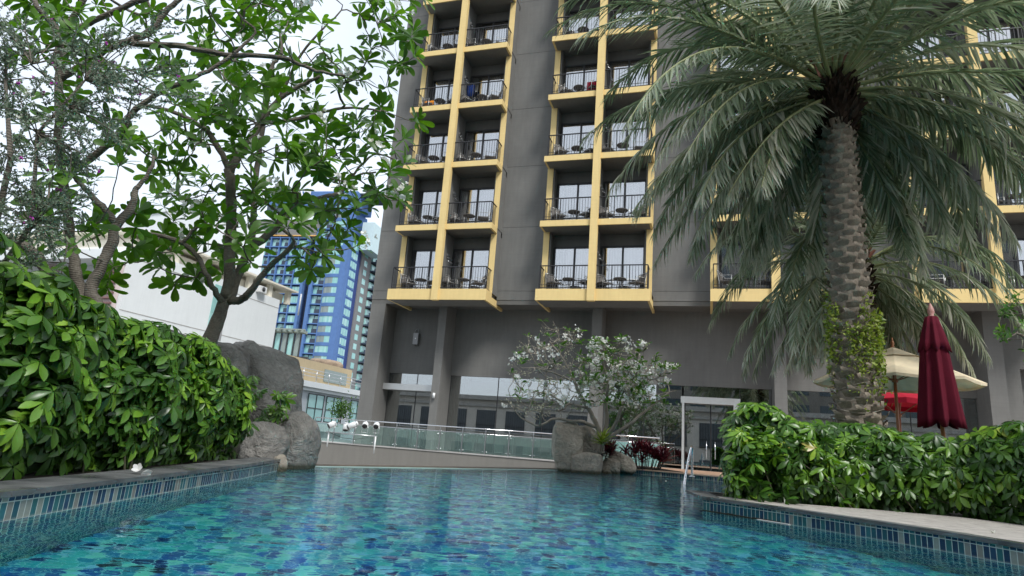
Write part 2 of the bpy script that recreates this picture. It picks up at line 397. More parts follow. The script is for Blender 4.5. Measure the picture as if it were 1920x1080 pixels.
# foliage: 'tint' 0..1 per leaf picks the hue
def leafmat(name, stops, rough=.42, trans=.3, tcol=None, spec=.4):
    m, t, out = newmat(name)
    a = t.new('ShaderNodeAttribute', attribute_name='tint'); g = t.new('ShaderNodeNewGeometry')
    f = t.math('ADD', t.math('MULTIPLY', a.outputs['Fac'], .75), t.math('MULTIPLY', g.outputs['Random Per Island'], .25))
    c = t.ramp(f, stops)
    c = t.mix(t.math('MULTIPLY', t.noise(t.coords(), 30, 3), .3), c, tuple(x*.45 for x in stops[0][1]))
    b = bsdf(t, None, c, rough, 0, None, spec)
    tb = t.new('ShaderNodeBsdfTranslucent'); hs = t.new('ShaderNodeHueSaturation'); hs.inputs['Saturation'].default_value = 1.15; hs.inputs['Value'].default_value = 1.5
    t.link(c, hs.inputs['Color']); t.link(hs.outputs[0], tb.inputs[0])
    mx = t.new('ShaderNodeMixShader'); mx.inputs[0].default_value = trans
    t.link(b.outputs[0], mx.inputs[1]); t.link(tb.outputs[0], mx.inputs[2]); t.link(mx.outputs[0], out.inputs[0]); return m
M['leaf_f'] = leafmat('frangipani_leaf', [(.1, (.038, .095, .017)), (.5, (.092, .205, .028)), (.9, (.18, .34, .05))], .35, .42)
M['leaf_h'] = leafmat('umbrella_plant_leaf', [(.08, (.02, .05, .012)), (.36, (.055, .145, .02)), (.66, (.17, .34, .03)), (.93, (.36, .54, .06)), (1, (.42, .34, .1))], .34, .22, spec=.5)
M['leaf_s'] = leafmat('silver_sage_leaf', [(.1, (.085, .125, .085)), (.6, (.22, .29, .2)), (.95, (.42, .5, .4))], .6, .2)
M['leaf_p'] = leafmat('palm_leaflet', [(.05, (.065, .10, .058)), (.36, (.15, .20, .11)), (.56, (.29, .34, .22)), (.74, (.48, .5, .38)), (.97, (.7, .66, .57))], .38, .3)
M['leaf_r'] = leafmat('cordyline_leaf', [(.1, (.035, .008, .014)), (.6, (.09, .018, .028)), (.95, (.2, .05, .05))], .4, .2)
M['leaf_y'] = leafmat('vine_leaf', [(.1, (.12, .19, .03)), (.6, (.3, .38, .06)), (.95, (.5, .55, .16))], .45, .3)
M['petal'] = leafmat('white_petal', [(.0, (.66, .66, .58)), (.6, (.82, .82, .8)), (1, (.86, .86, .84))], .5, .3)
M['petal_y'] = leafmat('pale_yellow_bud', [(.0, (.62, .6, .36)), (1, (.78, .76, .6))], .5, .3)
M['petal_p'] = mat('purple_petal', (.35, .03, .3), .5, .1, 5, 0, 0)
def barkmat(name, lo, hi, ring=True):
    m, t, out = newmat(name); v = t.coords()
    n = t.noise(v, 5, 6, .65); n2 = t.noise(v, 45, 5, .7)
    w = t.new('ShaderNodeTexWave', wave_type='BANDS', bands_direction='Z'); w.inputs['Scale'].default_value = 14; w.inputs['Distortion'].default_value = 5; w.inputs['Detail'].default_value = 3; t.link(v, w.inputs[0])
    c = t.ramp(t.math('ADD', t.math('MULTIPLY', n, .6), t.math('MULTIPLY', n2, .4)), [(.3, lo), (.55, tuple((a+b)/2 for a, b in zip(lo, hi))), (.75, hi)])
    h = t.math('ADD', n2, t.math('MULTIPLY', w.outputs['Fac'], .6)) if ring else n2
    bsdf(t, out, c, .85, 0, t.bump(h, .6, .012), .2); return m
M['bark'] = barkmat('frangipani_bark', (.06, .05, .04), (.27, .24, .2))
M['barkpale'] = barkmat('pale_twig_bark', (.14, .12, .095), (.4, .36, .3), False)
M['palmbark'] = barkmat('palm_leaf_base', (.09, .07, .053), (.44, .38, .30), False)
M['palmdark'] = barkmat('old_frond_boots', (.012, .009, .007), (.075, .045, .03), False)
M['rachis'] = mat('frond_midrib', (.2, .22, .09), .5, .15, 8, 0, 0)
M['rust'] = mat('rust_fibre', (.13, .045, .025), .8, .3, 9, 0, .4, 50)
# ------------------------------------------------------------------ ground & pool
g = MB(); g.box(-1500, -1200, -13, 1500, 3000, -12.0); struct('ground', g, M['asph'])
LP = [(-2.30, -8.0), (-2.42, 0.0), (-2.59, 3.58), (-2.69, 5.65), (-2.80, 7.3), (-2.97, 8.95)]      # left pool edge
RT = [onz(px, py, .12) for px, py in [(1318, 937), (1464, 958), (1657, 987), (1790, 1008), (1920, 1030)]]
RP = [(p.x, p.y) for p in RT] + [(5.1, 3.6), (5.6, 2.4), (6.0, .5), (6.2, -8.0)]                   # right pool edge, tip first
FAR = [(-2.9, 10.35), (1.43, 16.66), (3.35, 19.0)]                                                  # overflow lip
TE = [(3.35, 19.0), (4.64, 18.45), (5.95, 17.75), (9.5, 15.9)]                                     # far tiled edge with ladder
def outline():
    o = list(LP) + [(-3.35, 9.0), (-3.35, 9.7)] + FAR + TE[1:] + [(9.5, 9.0), (2.95, 9.0)] + RP
    return o
OUT = outline()
def poly_sheet(name, pts, z, m, kind='structure', flip=False):
    b = MB(); b.face([(x, y, z) for x, y in (pts[::-1] if flip else pts)], 0)
    o = b.build(name, m); o['kind'] = kind; return o
# water surface as triangulated sheet
wb = poly_sheet('pool_water', OUT[::-1], 0.0, M['water'])
fb = MB(); fb.box(-4.2, -8.2, -1.25, 9.8, 19.6, -1.15); struct('pool_floor', fb, M['floor'])
def wall_strip(name, path, z0, z1, off=0, m=None, rev=False):
    b = MB(); u = 0
    for (x0, y0), (x1, y1) in zip(path, path[1:]):
        L = math.hypot(x1-x0, y1-y0); n = max(1, int(L/.5))
        for i in range(n):
            a, c = i/n, (i+1)/n
            p = [(x0+(x1-x0)*a, y0+(y1-y0)*a, z0), (x0+(x1-x0)*c, y0+(y1-y0)*c, z0), (x0+(x1-x0)*c, y0+(y1-y0)*c, z1), (x0+(x1-x0)*a, y0+(y1-y0)*a, z1)]
            uv = [(u+L*a, z0), (u+L*c, z0), (u+L*c, z1), (u+L*a, z1)]
            b.face(p, 0, uv)
        u += L
    return b
b = MB()
for path, zt in ((LP+[(-3.35, 9.0)], .122), (RP, .122), ([(9.5, 9.0), (2.95, 9.0), RP[0]], .122), (TE, .11), ([(-3.35, 9.0), (-3.35, 9.7)]+FAR, -.01), ([RP[-1], LP[0]], .12), ([(9.5, 15.9), (9.5, 9.0)], .12)):
    w = wall_strip('', path, -1.16, zt); k = len(b.v); b.v += w.v; b.f += [tuple(i+k for i in f) for f in w.f]; b.m += w.m; b.uv += w.uv; b.sm += w.sm
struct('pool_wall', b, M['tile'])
def offset(path, d):
    out = []
    for i, p in enumerate(path):
        a = Vector(path[max(i-1, 0)]); c = Vector(path[min(i+1, len(path)-1)]); t_ = (c-a).normalized()
        n = Vector((-t_.y, t_.x)); out.append((p[0]+n.x*d, p[1]+n.y*d))
    return out
def ribbon(b, A, B, z0, z1, mi=0):
    for i in range(len(A)-1):
        a0, a1, b0, b1 = A[i], A[i+1], B[i], B[i+1]
        b.mesh([(*a0, z0), (*a1, z0), (*b1, z0), (*b0, z0), (*a0, z1), (*a1, z1), (*b1, z1), (*b0, z1)],
               [(0, 1, 5, 4), (2, 3, 7, 6), (4, 5, 6, 7), (3, 2, 1, 0)] + ([(0, 4, 7, 3)] if i == 0 else []) + ([(1, 2, 6, 5)] if i == len(A)-2 else []), mi)
def subdiv(path, s=.45):
    o = []
    for (x0, y0), (x1, y1) in zip(path, path[1:]):
        n = max(1, int(math.hypot(x1-x0, y1-y0)/s))
        o += [(x0+(x1-x0)*i/n, y0+(y1-y0)*i/n) for i in range(n)]
    return o+[path[-1]]
# left slate coping, slabs with open joints
L1 = subdiv(LP+[(-3.2, 9.02)], .45); b = MB()
for i in range(len(L1)-1):
    sg = [L1[i], L1[i+1]]; A = offset(sg, -.02); B = offset(sg, .34)
    A[1] = tuple(np.array(A[1])*.99+np.array(A[0])*.01); B[1] = tuple(np.array(B[1])*.988+np.array(B[0])*.012)
    if i == 18: B = offset(sg, .30)
    ribbon(b, A, B, .124, .156+random.uniform(-.0015, .0015))
struct('left_coping', b, M['coping'])
b = MB(); A = offset(LP+[(-3.1, 9.02)], .33); ribbon(b, A, [(x-6.5, y) for x, y in A], -.6, .135)
struct('planting_bed_left', b, M['soil'])
# right coping: slate nose, pebble-wash top
HF = [(lambda p: (p.x, p.y))(onz(px, py, .15)) for px, py in [(1338, 930), (1470, 943), (1650, 957), (1800, 970), (1925, 986)]]
HF += [(HF[-1][0]+.5, 4.4), (HF[-1][0]+.9, 3.2)]
b = MB(); R1 = catmull([(x, y, 0) for x, y in RP[:7]], 6); R1 = [(p.x, p.y) for p in R1]
R0 = RP[:7]
A = offset(R0, .02); B = offset(R0, -.0); 
def rgt(path, d): return offset(path, d)
A = rgt(R0, -.025); B = rgt(R0, .13); ribbon(b, A, B, .124, .158); struct('right_coping', b, M['coping'])
b = MB(); B1 = rgt(R0, .132); ribbon(b, B1, HF, .10, .153); struct('pebble_kerb', b, M['pebble'])
b = MB(); B3 = HF; ribbon(b, B3, [(x+6.0, y+1.0) for x, y in B3], -.6, .14); struct('planting_bed_right', b, M['soil'])
b = MB(); ribbon(b, [(RP[0][0]-.02, RP[0][1]), (RP[0][0]+.15, 8.95), (9.5, 8.95)], [(RP[0][0]+.2, RP[0][1]-.0), (RP[0][0]+.4, 8.75), (9.5, 8.75)], .124, .156); struct('planter_back_coping', b, M['coping'])
b = MB(); b.mesh([(2.75, 7.6, -.6), (9.5, 7.6, -.6), (9.5, 8.8, -.6), (2.85, 8.8, -.6), (2.75, 7.6, .138), (9.5, 7.6, .138), (9.5, 8.8, .138), (2.85, 8.8, .138)], [(4, 5, 6, 7), (0, 1, 5, 4), (2, 3, 7, 6), (3, 0, 4, 7), (1, 2, 6, 5)]); struct('planting_bed_back', b, M['soil'])
# worn waterline of the right wall: an open dark joint ending in loose white grout
WS = [(RP[0][0]+(RP[1][0]-RP[0][0])*k/12, RP[0][1]+(RP[1][1]-RP[0][1])*k/12) for k in range(13)]
b = MB()
for k in range(12):
    r1_, r2_ = random.uniform(.008, .016), random.uniform(-.004, .004); s0 = [WS[k], WS[k+1]]
    ribbon(b, rgt(s0, -.010-.004*random.random()), rgt(s0, .004), -.03, r1_+r2_)
struct('waterline_joint', b, mat('algae_black_joint', (.025, .022, .012), .9, .4, 30, 0, .8, 90))
b = MB(); s0 = [WS[9], WS[10], WS[11], RP[1], (RP[1][0]+(RP[2][0]-RP[1][0])*.12, RP[1][1]+(RP[2][1]-RP[1][1])*.12)]
ribbon(b, rgt(s0, -.055), rgt(s0, -.016), -.03, .007); struct('loose_grout', b, M['conc'])
# overflow lip of pale tiles, then a brown gutter ledge
b = MB(); b.mesh([(*p, z) for p in FAR for z in (0,)], [], 0)
b = MB(); O1 = offset(FAR, 0); O2 = offset(FAR, .30); O3 = offset(FAR, .55)
for i in range(2): pass
FS = subdiv(FAR, .6); A = offset(FS, .0); B = offset(FS, .22)
for i in range(len(FS)-1):
    a0, a1, b0, b1 = A[i], A[i+1], B[i], B[i+1]
    a1 = tuple(np.array(a1)*.985+np.array(a0)*.015); b1 = tuple(np.array(b1)*.985+np.array(b0)*.015)
    ribbon(b, [a0, a1], [b0, b1], -.06, .006)
struct('overflow_lip', b, mat('pale_lip_tiles', (.25, .36, .33), .4, .15, 3, 0, .1))
b = MB(); ribbon(b, offset(FAR, .222), offset(FAR, .4), -.6, .03); struct('gutter_ledge', b, M['brown'])
# far terrace (terracotta deck behind the ladder) and the deck round the hotel
C, S = math.cos(YAW), math.sin(YAW)
def FW(t, d, z=0): return Vector((t*C+d*S, D0-t*S+d*C, z))       # facade coordinates -> world
b = MB(); te = subdiv(TE, .6); ribbon(b, offset(te, -.03), offset(te, .25), .112, .14)
struct('far_coping', b, mat('pale_orange_coping', (.5, .36, .26), .6, .12, 4, 0, .2))
q = offset(TE, .26)
fe = [FW(2.6, -.9), FW(26, -.9)]
b = MB(); pts = [(*p, .128) for p in q] + [(fe[1].x, fe[1].y, .128), (fe[0].x, fe[0].y, .128)]
b.face(pts); b.face([(3.35, 19.2, .128), (3.35, 19.2, -3), (fe[0].x, fe[0].y, -3), (fe[0].x, fe[0].y, .128)])
struct('terrace', b, M['deckwood'])
b = MB(); b.face([(9.5, 8.8, .132), (22, 6, .132), (30, 20, .132), (9.5, 17, .132)]); b.face([(6.3, -8, .125), (25, -8, .125), (25, 8.7, .125), (9.7, 8.7, .125), (6.8, 3, .125)]); struct('garden_paving', b, M['conc'])
# hotel podium wall with the glass railing (facade coordinates as object space)
HR = empty('terrace_wall', (0, D0, 0), -YAW, 'long grey rendered wall under the glass railing beyond the pool', 'wall')
b = MB(); b.box(-30, -.95, -3.6, 3.6, -.7, .02); b.build('wall_face', M['taupe'], HR)
b = MB(); b.box(-30, -.98, .022, 3.6, -.66, .05); b.build('wall_cap', M['conc'], HR)
b = MB(); b.mesh([(-30, -.7, 0), (26, -.7, 0), (26, 12, 0), (-30, 12, 0)], [(0, 1, 2, 3)]); o = b.build('hotel_deck', M['conc']); o.location = (0, D0, 0); o.rotation_euler = (0, 0, -YAW); o['kind'] = 'structure'
b = MB(); b.box(-60, -8, -3.7, 3, -.96, -3.6); o = b.build('lower_court', M['conc']); o.location = (0, D0, 0); o.rotation_euler = (0, 0, -YAW); o['kind'] = 'structure'
def railing(t0, t1, n, y, z, label, ends=True):
    r = empty('glass_railing', FW(t0, y, z), -YAW, label, 'railing', 'glass railings of the terrace'); L = t1-t0
    b = MB(); b.tube([(0, 0, 1.0), (L, 0, 1.0)], .022, 8); b.build('top_rail', M['chrome'], r)
    b = MB(); b.tube([(0, .02, .80), (L, .02, .80)], .014, 6); b.build('mid_rail', M['chrome'], r)
    for i in range(n+1):
        b = MB(); x = L*i/n; b.box(x-.012, -.02, 0, x+.012, .02, 1.0); b.build('post', M['steel'], r)
    for i in range(n):
        b = MB(); x0, x1 = L*i/n+.025, L*(i+1)/n-.025
        b.box(x0, -.006, .03, x1, .006, .78)
        p = b.build('glass_panel', M['glass_rail'], r)
        b = MB()
        b.cyl((0, -.02, 0), (0, .02, 0), .02, n=8); cl_ = None
        for x in (x0+.05, x1-.05):
            for z_ in (.12, .7):
                if cl_ is None: cl_ = b.build('clamp', M['chrome'], p); q_ = cl_
                else: q_ = cl_.copy(); COL.objects.link(q_); q_.parent = p
                q_.location = (x, 0, z_)
    return r
railing(-8.3, 2.6, 11, -.82, .05, 'long glass railing on the grey wall, left of the rocks')
railing(3.3, 6.55, 3, -2.3, .13, 'short glass railing beside the lobby doors, behind the red plants')
# ------------------------------------------------------------------ hotel, local axes x = along facade, y = depth, z = up
H = empty('hotel_building', (0, D0, 0), -YAW, 'tall dark grey hotel with stacks of yellow framed balconies', 'building')
Z1 = 7.084; FH = 3.1; NF = 8; ZTOP = Z1+FH*NF+1.2
GW = 4.83
GL = [-6.01, 1.06, 8.23, 15.5]
XL = -7.65; XR = 26.0; YW = 1.5; YB = 1.34
b = MB(); gr = MB()
segs = [(XL, GL[0])] + [(GL[i]+GW, GL[i+1]) for i in range(3)] + [(GL[3]+GW, XR)]
for x0, x1 in segs:
    zz = [6.93, Z1+.28] + [Z1+FH*k+.28 for k in range(1, NF+1)]
    b = MB(); gr = MB()
    for z0, z1 in zip(zz, zz[1:]): b.box(x0, YW, z0, x1, 4.0, z1-.014)
    gr.box(x0+.02, YW+.03, 6.95, x1-.02, 3.9, ZTOP-.5)
    wl = b.build('wall', M['grey'], H); gr.build('joint', M['groove'], wl)
b = MB()
for k in range(NF+1): pass
for gl in GL: b.box(gl, YB, 6.6, gl+GW, YB+.1, 6.62)
b = MB(); b.box(XL, YW, ZTOP-.9, XR, 3.9, ZTOP); b.box(XL+.3, 4.0, 3.4, XR, 16, ZTOP-.4); b.build('upper_mass', M['grey_dark'], H)
# soffit over the recessed ground floor and its wall
b = MB(); b.box(XL, YW+.02, 6.72, XR, 4.2, 6.925); b.build('soffit', M['grey_dark'], H)
b = MB(); b.box(XL+.6, 2.7, 3.5, XR, 3.0, 6.75); b.build('band_wall', M['grey'], H)
# pillars
for x0, x1, y0 in [(XL, -6.86, 1.5), (-3.99, -3.6, 1.5), (3.3, 3.73, 1.5), (10.64, 11.1, 1.5), (17.83, 18.38, 1.5), (25, 25.5, 1.5)]:
    p = MB(); p.box(x0, y0, -.2, x1, 2.9, 6.72); p.build('pillar', M['grey'], H)
b = MB(); b.box(18.5, 2.2, -.1, 19.1, 2.7, 6.72); b.box(19.1, 2.2, 4.6, 26, 2.69, 6.72); b.build('side_wall', M['grey'], H)
# lobby glazing: panes, mullions, curtains and a room behind
b = MB(); b.box(XL+.7, 9.5, -.05, XR, 9.6, 3.6); b.box(XL+.5, 3.0, -.05, XL+.7, 9.6, 3.6); b.box(XL+.7, 3.02, 3.52, XR, 9.6, 3.58); b.box(XL+.7, 3.0, -.03, XR, 9.5, -.01); b.build('lobby_room', M['room'], H)
panes = [(-6.86, -5.35), (-5.35, -3.99), (-3.6, -1.2), (-1.2, 1.0), (1.0, 3.3), (3.73, 5.5), (5.5, 7.1), (9.4, 10.64), (11.1, 13.4), (13.4, 15.6), (15.6, 17.83), (19.1, 21.4)]
for x0, x1 in panes:
    b = MB(); b.box(x0+.02, 2.78, .05, x1-.02, 2.8, 3.5); w = b.build('lobby_window', M['glass_lobby'], H)
    b = MB(); b.box(x0-.005, 2.76, 0, x0+.02, 2.82, 3.5); b.build('window_post', M['frame'], w)
def drape(x0, x1, y, z0, z1, amp=.05, per=.16, mi=0, n=None):
    b = MB(); n = n or max(8, int((x1-x0)/.035)); vs = []
    for i in range(n+1):
        x = x0+(x1-x0)*i/n; yy = y+amp*math.sin(2*PI*(x-x0)/per)+amp*.4*math.sin(7.3*x)
        vs += [(x, yy, z0), (x, yy, z1)]
    b.mesh(vs, [(2*i, 2*i+2, 2*i+3, 2*i+1) for i in range(n)], 0, True); return b
for x0, x1 in [(-6.8, -6.0), (-3.55, -2.75), (2.7, 3.25), (3.8, 4.4), (10.0, 10.6), (11.2, 13.3), (16.9, 17.7)]:
    drape(x0, x1, 3.15, .02, 3.48, .06, .2).build('lobby_curtain', M['dark_curtain'], H)
# white steel lintel over the left window
b = MB(); b.box(-6.9, 2.2, 2.66, -3.99, 2.76, 2.95); b.build('steel_lintel', M['steelmatte'], H)
# entrance portal + doors
P = (7.1, 9.4)
b = MB(); b.box(P[0], 2.3, 0, P[0]+.09, 2.8, 2.75); b.box(P[1]-.26, 2.3, 0, P[1], 2.8, 3.02); b.box(P[0]-.05, 2.3, 2.751, P[1]-.261, 2.8, 3.02); b.build('entrance_portal', M['steelmatte'], H)
for x0, x1 in ((7.2, 8.22), (8.24, 9.18)):
    b = MB(); b.box(x0, 2.62, .02, x1, 2.64, 2.74); d = b.build('entrance_door', M['glass_lobby'], H)
    b = MB(); b.cyl((x0+.18 if x0 > 8 else x1-.14, 2.56, .55), (x0+.18 if x0 > 8 else x1-.14, 2.56, 1.25), .018); b.build('door_handle', M['chrome'], d)
    b = MB(); b.box(x0, 2.60, 0.0, x0+.03, 2.66, 2.74); b.build('door_stile', M['frame'], d)
b = MB(); b.box(7.15, 2.78, 3.03, 9.4, 2.8, 3.5); b.build('transom_glass', M['glass_lobby'], H)
b = MB(); b.box(9.45, 2.1, 0, 10.6, 2.14, 1.05); b.build('low_panel', mat('pale_green_panel', (.36, .42, .36), .5, .08, 2, 0, 0), H)
b = MB(); b.box(4.4, 2.3, .05, 6.2, 2.33, 1.0); b.build('frosted_panel', mat('frosted_aqua_panel', (.3, .45, .45), .5, .08, 2, 0, 0), H)
# wall mounted items
s = empty('outdoor_speaker', FW(-5.57, 2.6, 5.2), -YAW, 'small grey wall speaker on a hoop bracket, upper left of the hotel podium', 'speaker')
b = MB(); b.box(-.13, -.09, -.28, .13, .09, .28)
b.build('cabinet', M['plastic'], s)
b = MB(); b.tube([(-.1, .0, .24), (-.1, 0, .4), (-.03, 0, .5), (.06, 0, .48), (.1, 0, .38), (.1, 0, .24)], .012, 6); b.build('bracket', M['plastic'], s)
b = MB(); b.box(-.03, -.096, -.02, .03, -.091, .04); b.build('badge', M['whitemetal'], s)
s = empty('wall_lamp', FW(-3.8, 1.42, 2.42), -YAW, 'small white cylinder wall lamp on the second pillar', 'lamp')
b = MB(); b.cyl((0, 0, -.12), (0, 0, .12), .06, n=14); b.build('lamp_body', M['whitemetal'], s)
b = MB(); b.box(-.03, .0, -.05, .03, .075, .05); b.build('mount', M['plastic'], s)
# ---- balconies
def bay_meshes(wb, left):
    """door, railing, curtain meshes for one bay of inner width wb starting at x=0"""
    out = {}
    b = MB(); h = 2.28; x0, x1 = .12, wb-.1
    b.box(x0-.06, YB-.06, 0, x0, YB+.02, h); b.box(x1, YB-.06, 0, x1+.06, YB+.02, h); b.box(x0, YB-.06, h-.07, x1, YB+.02, h); b.box(x0, YB-.06, .0, x1, YB+.02, .06)
    c = (x0+x1)/2; b.box(c-.04, YB-.05, .06, c+.04, YB+.03, h-.07); out['frame'] = b
    b = MB(); b.box(x0, YB-.015, .06, c-.04, YB-.005, h-.07); b.box(c+.04, YB-.005, .06, x1, YB+.005, h-.07); out['glass'] = b
    return out
def balcony_part(nm, b, m, parent, loc): o = b.build(nm, m, parent); o.location = loc; return o
cache = {}
def put(nm, key, mk, m, parent, loc):
    """first use builds the mesh, later uses copy the object"""
    if key in cache: o = cache[key].copy(); COL.objects.link(o)
    else: o = mk().build(nm, m); cache[key] = o
    o.parent = parent; o.location = loc; return o
frameb = [MB() for _ in GL]
PW = .16
inner = []
for gi, gl in enumerate(GL):
    mid = gl+GW/2; F = MB(); G = MB(); Bk = MB()
    for k in range(NF):
        z = Z1+FH*k; th = .5 if k == 0 else .27
        F.box(gl, 0, z-th, gl+GW, .78, z)                                   # yellow slab edge
        if k == 0:
            for x0, x1 in ((gl, gl+.1), (gl+GW-.1, gl+GW)): F.box(x0, .781, z-th, x1, 2.45, z-.2)
        G.box(gl+.02 if k else gl+.101, .782, z-th+.01, gl+GW-.02 if k else gl+GW-.101, YB+.1, z-.002)      # grey slab body
        G.box(gl+.1, .06, z-th-.012, gl+GW-.1, .78, z-th-.002)             # grey soffit under the yellow edge
        # fins: yellow front, grey flanks
        for x0 in (gl, gl+GW-.27):
            F.box(x0, .76, z, x0+.27, .80, z+FH-.27); G.box(x0, .801, z, x0+.27, YW+.3, z+FH-.275)
        G.box(gl+.271, .83, z, gl+.34, YB+.1, z+FH-.275); G.box(gl+GW-.34, .83, z, gl+GW-.271, YB+.1, z+FH-.275)
        G.box(mid-PW/2, .12, z, mid+PW/2, YB+.1, z+FH-.275)                 # party wall between bays
        # wall over the door
        for x0, x1 in ((gl+.34, mid-PW/2), (mid+PW/2, gl+GW-.34)):
            Bk.box(x0, YB+.0, z+2.28, x1, YB+.12, z+FH-.275)
            Bk.box(x0, YB, z, x0+.06, YB+.1, z+2.28); Bk.box(x1-.04, YB, z, x1, YB+.1, z+2.28)
    F.box(mid-.16, -.12, Z1-.53, mid+.16, .119, ZTOP-1.5)                   # yellow mullion
    fr = F.build('balcony_frame', M['yellow'], H); G.build('balcony_side', M['grey'], fr); Bk.build('door_wall', M['grey_dark'], fr)
    b = MB(); b.box(gl+.1, .06, Z1+FH*NF-.3, gl+GW-.1, YB+.1, Z1+FH*NF-.01); b.build('top_slab', M['grey_dark'], H)
    b = MB()
    for k in range(NF):
        for x0, x1 in ((gl+.36, mid-PW/2-.01), (mid+PW/2+.01, gl+GW-.36)): b.box(x0, .13, Z1+FH*k+.001, x1, YB-.07, Z1+FH*k+.02)
    b.build('balcony_bounce_sheet', M['conc'], fr)  # pale sheet added over the slabs to bounce light onto the curtains
    for k in range(NF):
        if gi >= 2 and k > 6: continue
        z = Z1+FH*k
        for bi in range(2):
            x0 = gl+.34 if bi == 0 else mid+PW/2; x1 = mid-PW/2 if bi == 0 else gl+GW-.34; wb = x1-x0
            inner.append((gi, k, bi, x0, x1, z))
            bm = bay_meshes(wb, bi == 0)
            d = put('balcony_door', 'fr', lambda: bm['frame'], M['frame'], H, (x0, 0, z))
            put('door_glass', 'gl', lambda: bm['glass'], M['glass_door'], d, (0, 0, 0))
            v = rng.random(); key = 'cu%d' % (0 if v < .45 else 1 if v < .8 else 2)
            def mkc(key=key):
                if key == 'cu0': return drape(.13, wb-.12, YB+.07, .07, 2.14, .025, .13)
                if key == 'cu1': return drape(.45, wb-.12, YB+.07, .07, 2.14, .025, .13)
                return drape(.6, 1.62, YB+.07, .07, 2.14, .025, .12)
            put('curtain', key, mkc, M['curtain'], d, (0, 0, 0))
            if key != 'cu0': put('drape', 'dr' + key, lambda key=key: drape(.13, .5, YB+.12, .07, 2.14, .04, .11), M['teal_curtain'], d, (0, 0, 0))
            def mkr():
                b = MB(); xa = .0 if False else -.22; xb = wb+.0
                b.box(xa, .07, 1.03, xb, .12, 1.07); b.box(xa, .08, .06, xb, .11, .09); b.box(xa, .085, .2, xb, .105, .215)
                n = 18
                for i in range(n+1):
                    x = xa+(xb-xa)*i/n; r_ = .018 if i % 6 == 0 else .007
                    b.box(x-r_, .095-r_, .0 if i % 6 == 0 else .09, x+r_, .095+r_, 1.03)
                for j in range(1, 6): b.box(xa-.007, .12+.11*j-.007, .09, xa+.007, .12+.11*j+.007, 1.03)
                b.box(xa-.02, .12, 1.03, xa+.02, .75, 1.07); b.box(xa-.015, .12, .06, xa+.015, .75, .09)
                return b
            def mkr2():
                b = mkr(); b.v = [(wb-x, y, zz) for x, y, zz in b.v]; b.f = [tuple(reversed(f)) for f in b.f]; return b
            put('balcony_railing', 'rl%d' % bi, mkr if bi == 0 else mkr2, M['rail'], H, (x0, 0, z))
            if bi == 1 or gi >= 2:
                if bi == 1:
                    def mkd():
                        b = MB(); pass
                        b.tube([(.06, .5, 1.55), (.16, .55, 1.5), (.2, .9, 1.5), (.1, .95, 1.55)], .012, 5); b.tube([(.05, .5, 1.45), (.25, .55, 1.3), (.28, .85, 1.3), (.05, .9, 1.45)], .012, 5)
                        b.box(0.0, .55, 1.62, .1, .75, 1.72); return b
                    put('drying_rack', 'dk', mkd, M['chrome'], H, (x0, 0, z+.1))
            def mkroom():
                b = MB(); b.box(-.05, YB+1.2, -.02, wb+.05, YB+1.6, 2.6); b.box(-.05, YB+.12, 2.3, wb+.05, YB+1.2, 2.35); b.box(-.05, YB+.12, -.01, wb+.05, YB+1.2, .0); return b
            put('room', 'rm', mkroom, M['room'], d, (0, 0, 0))
# balcony furniture: armchair + table
def armchair(name, label, group):
    r = empty(name, (0, 0, 0), 0, label, 'chair', group)
    b = MB()
    for s in (-1, 1):
        b.tube([(s*.27, -.26, 0), (s*.27, -.27, .62), (s*.27, .18, .64), (s*.25, .3, .86)], .016, 5)
        b.tube([(s*.25, .24, 0), (s*.25, .24, .42), (s*.25, .32, .88)], .014, 5)
    b.tube([(-.25, .32, .88), (.25, .32, .88)], .016, 5); b.tube([(-.27, -.26, .4), (.27, -.26, .4)], .012, 5)
    b.build('frame', M['aluchair'], r)
    b = MB(); b.box(-.24, -.26, .40, .24, .22, .45); b.build('seat', M['wicker'], r)
    b = MB(); b.mesh([(-.23, .22, .45), (.23, .22, .45), (.23, .31, .84), (-.23, .31, .84), (-.23, .25, .45), (.23, .25, .45), (.23, .34, .84), (-.23, .34, .84)], [(0, 1, 2, 3), (7, 6, 5, 4), (0, 4, 5, 1), (3, 2, 6, 7), (1, 5, 6, 2), (0, 3, 7, 4)]); b.build('backrest', M['wicker'], r)
    return r
def roundtable(name, label, group):
    r = empty(name, (0, 0, 0), 0, label, 'table', group)
    b = MB(); b.lathe([(0.0, .55), (.27, .55), (.28, .575), (.27, .6), (0, .6)], 18); b.build('table_top', M['wicker'], r)
    for k in range(3):
        a = 2*PI*k/3; b = MB(); b.tube([(.2*math.cos(a), .2*math.sin(a), .55), (.08*math.cos(a), .08*math.sin(a), .3), (.22*math.cos(a), .22*math.sin(a), 0)], .012, 5); b.build('leg', M['aluchair'], r)
    return r
pc = armchair('balcony_chair', '', 'woven armchairs on the balconies'); pt = roundtable('balcony_table', '', 'round tables on the balconies'); pcu = ptu = False
ORD = ['lowest', 'second', 'third', 'fourth', 'fifth', 'sixth']
STK = ['leftmost balcony stack', 'middle balcony stack', 'stack behind the palm', 'rightmost stack']
VIS = {(0, 5, 1)} | {(0, k, b_) for k in range(5) for b_ in (0, 1)} | {(1, k, 0) for k in range(5)} | {(1, k, 1) for k in range(3)} | {(2, 0, 0), (3, 0, 0), (3, 0, 1), (3, 1, 1)}
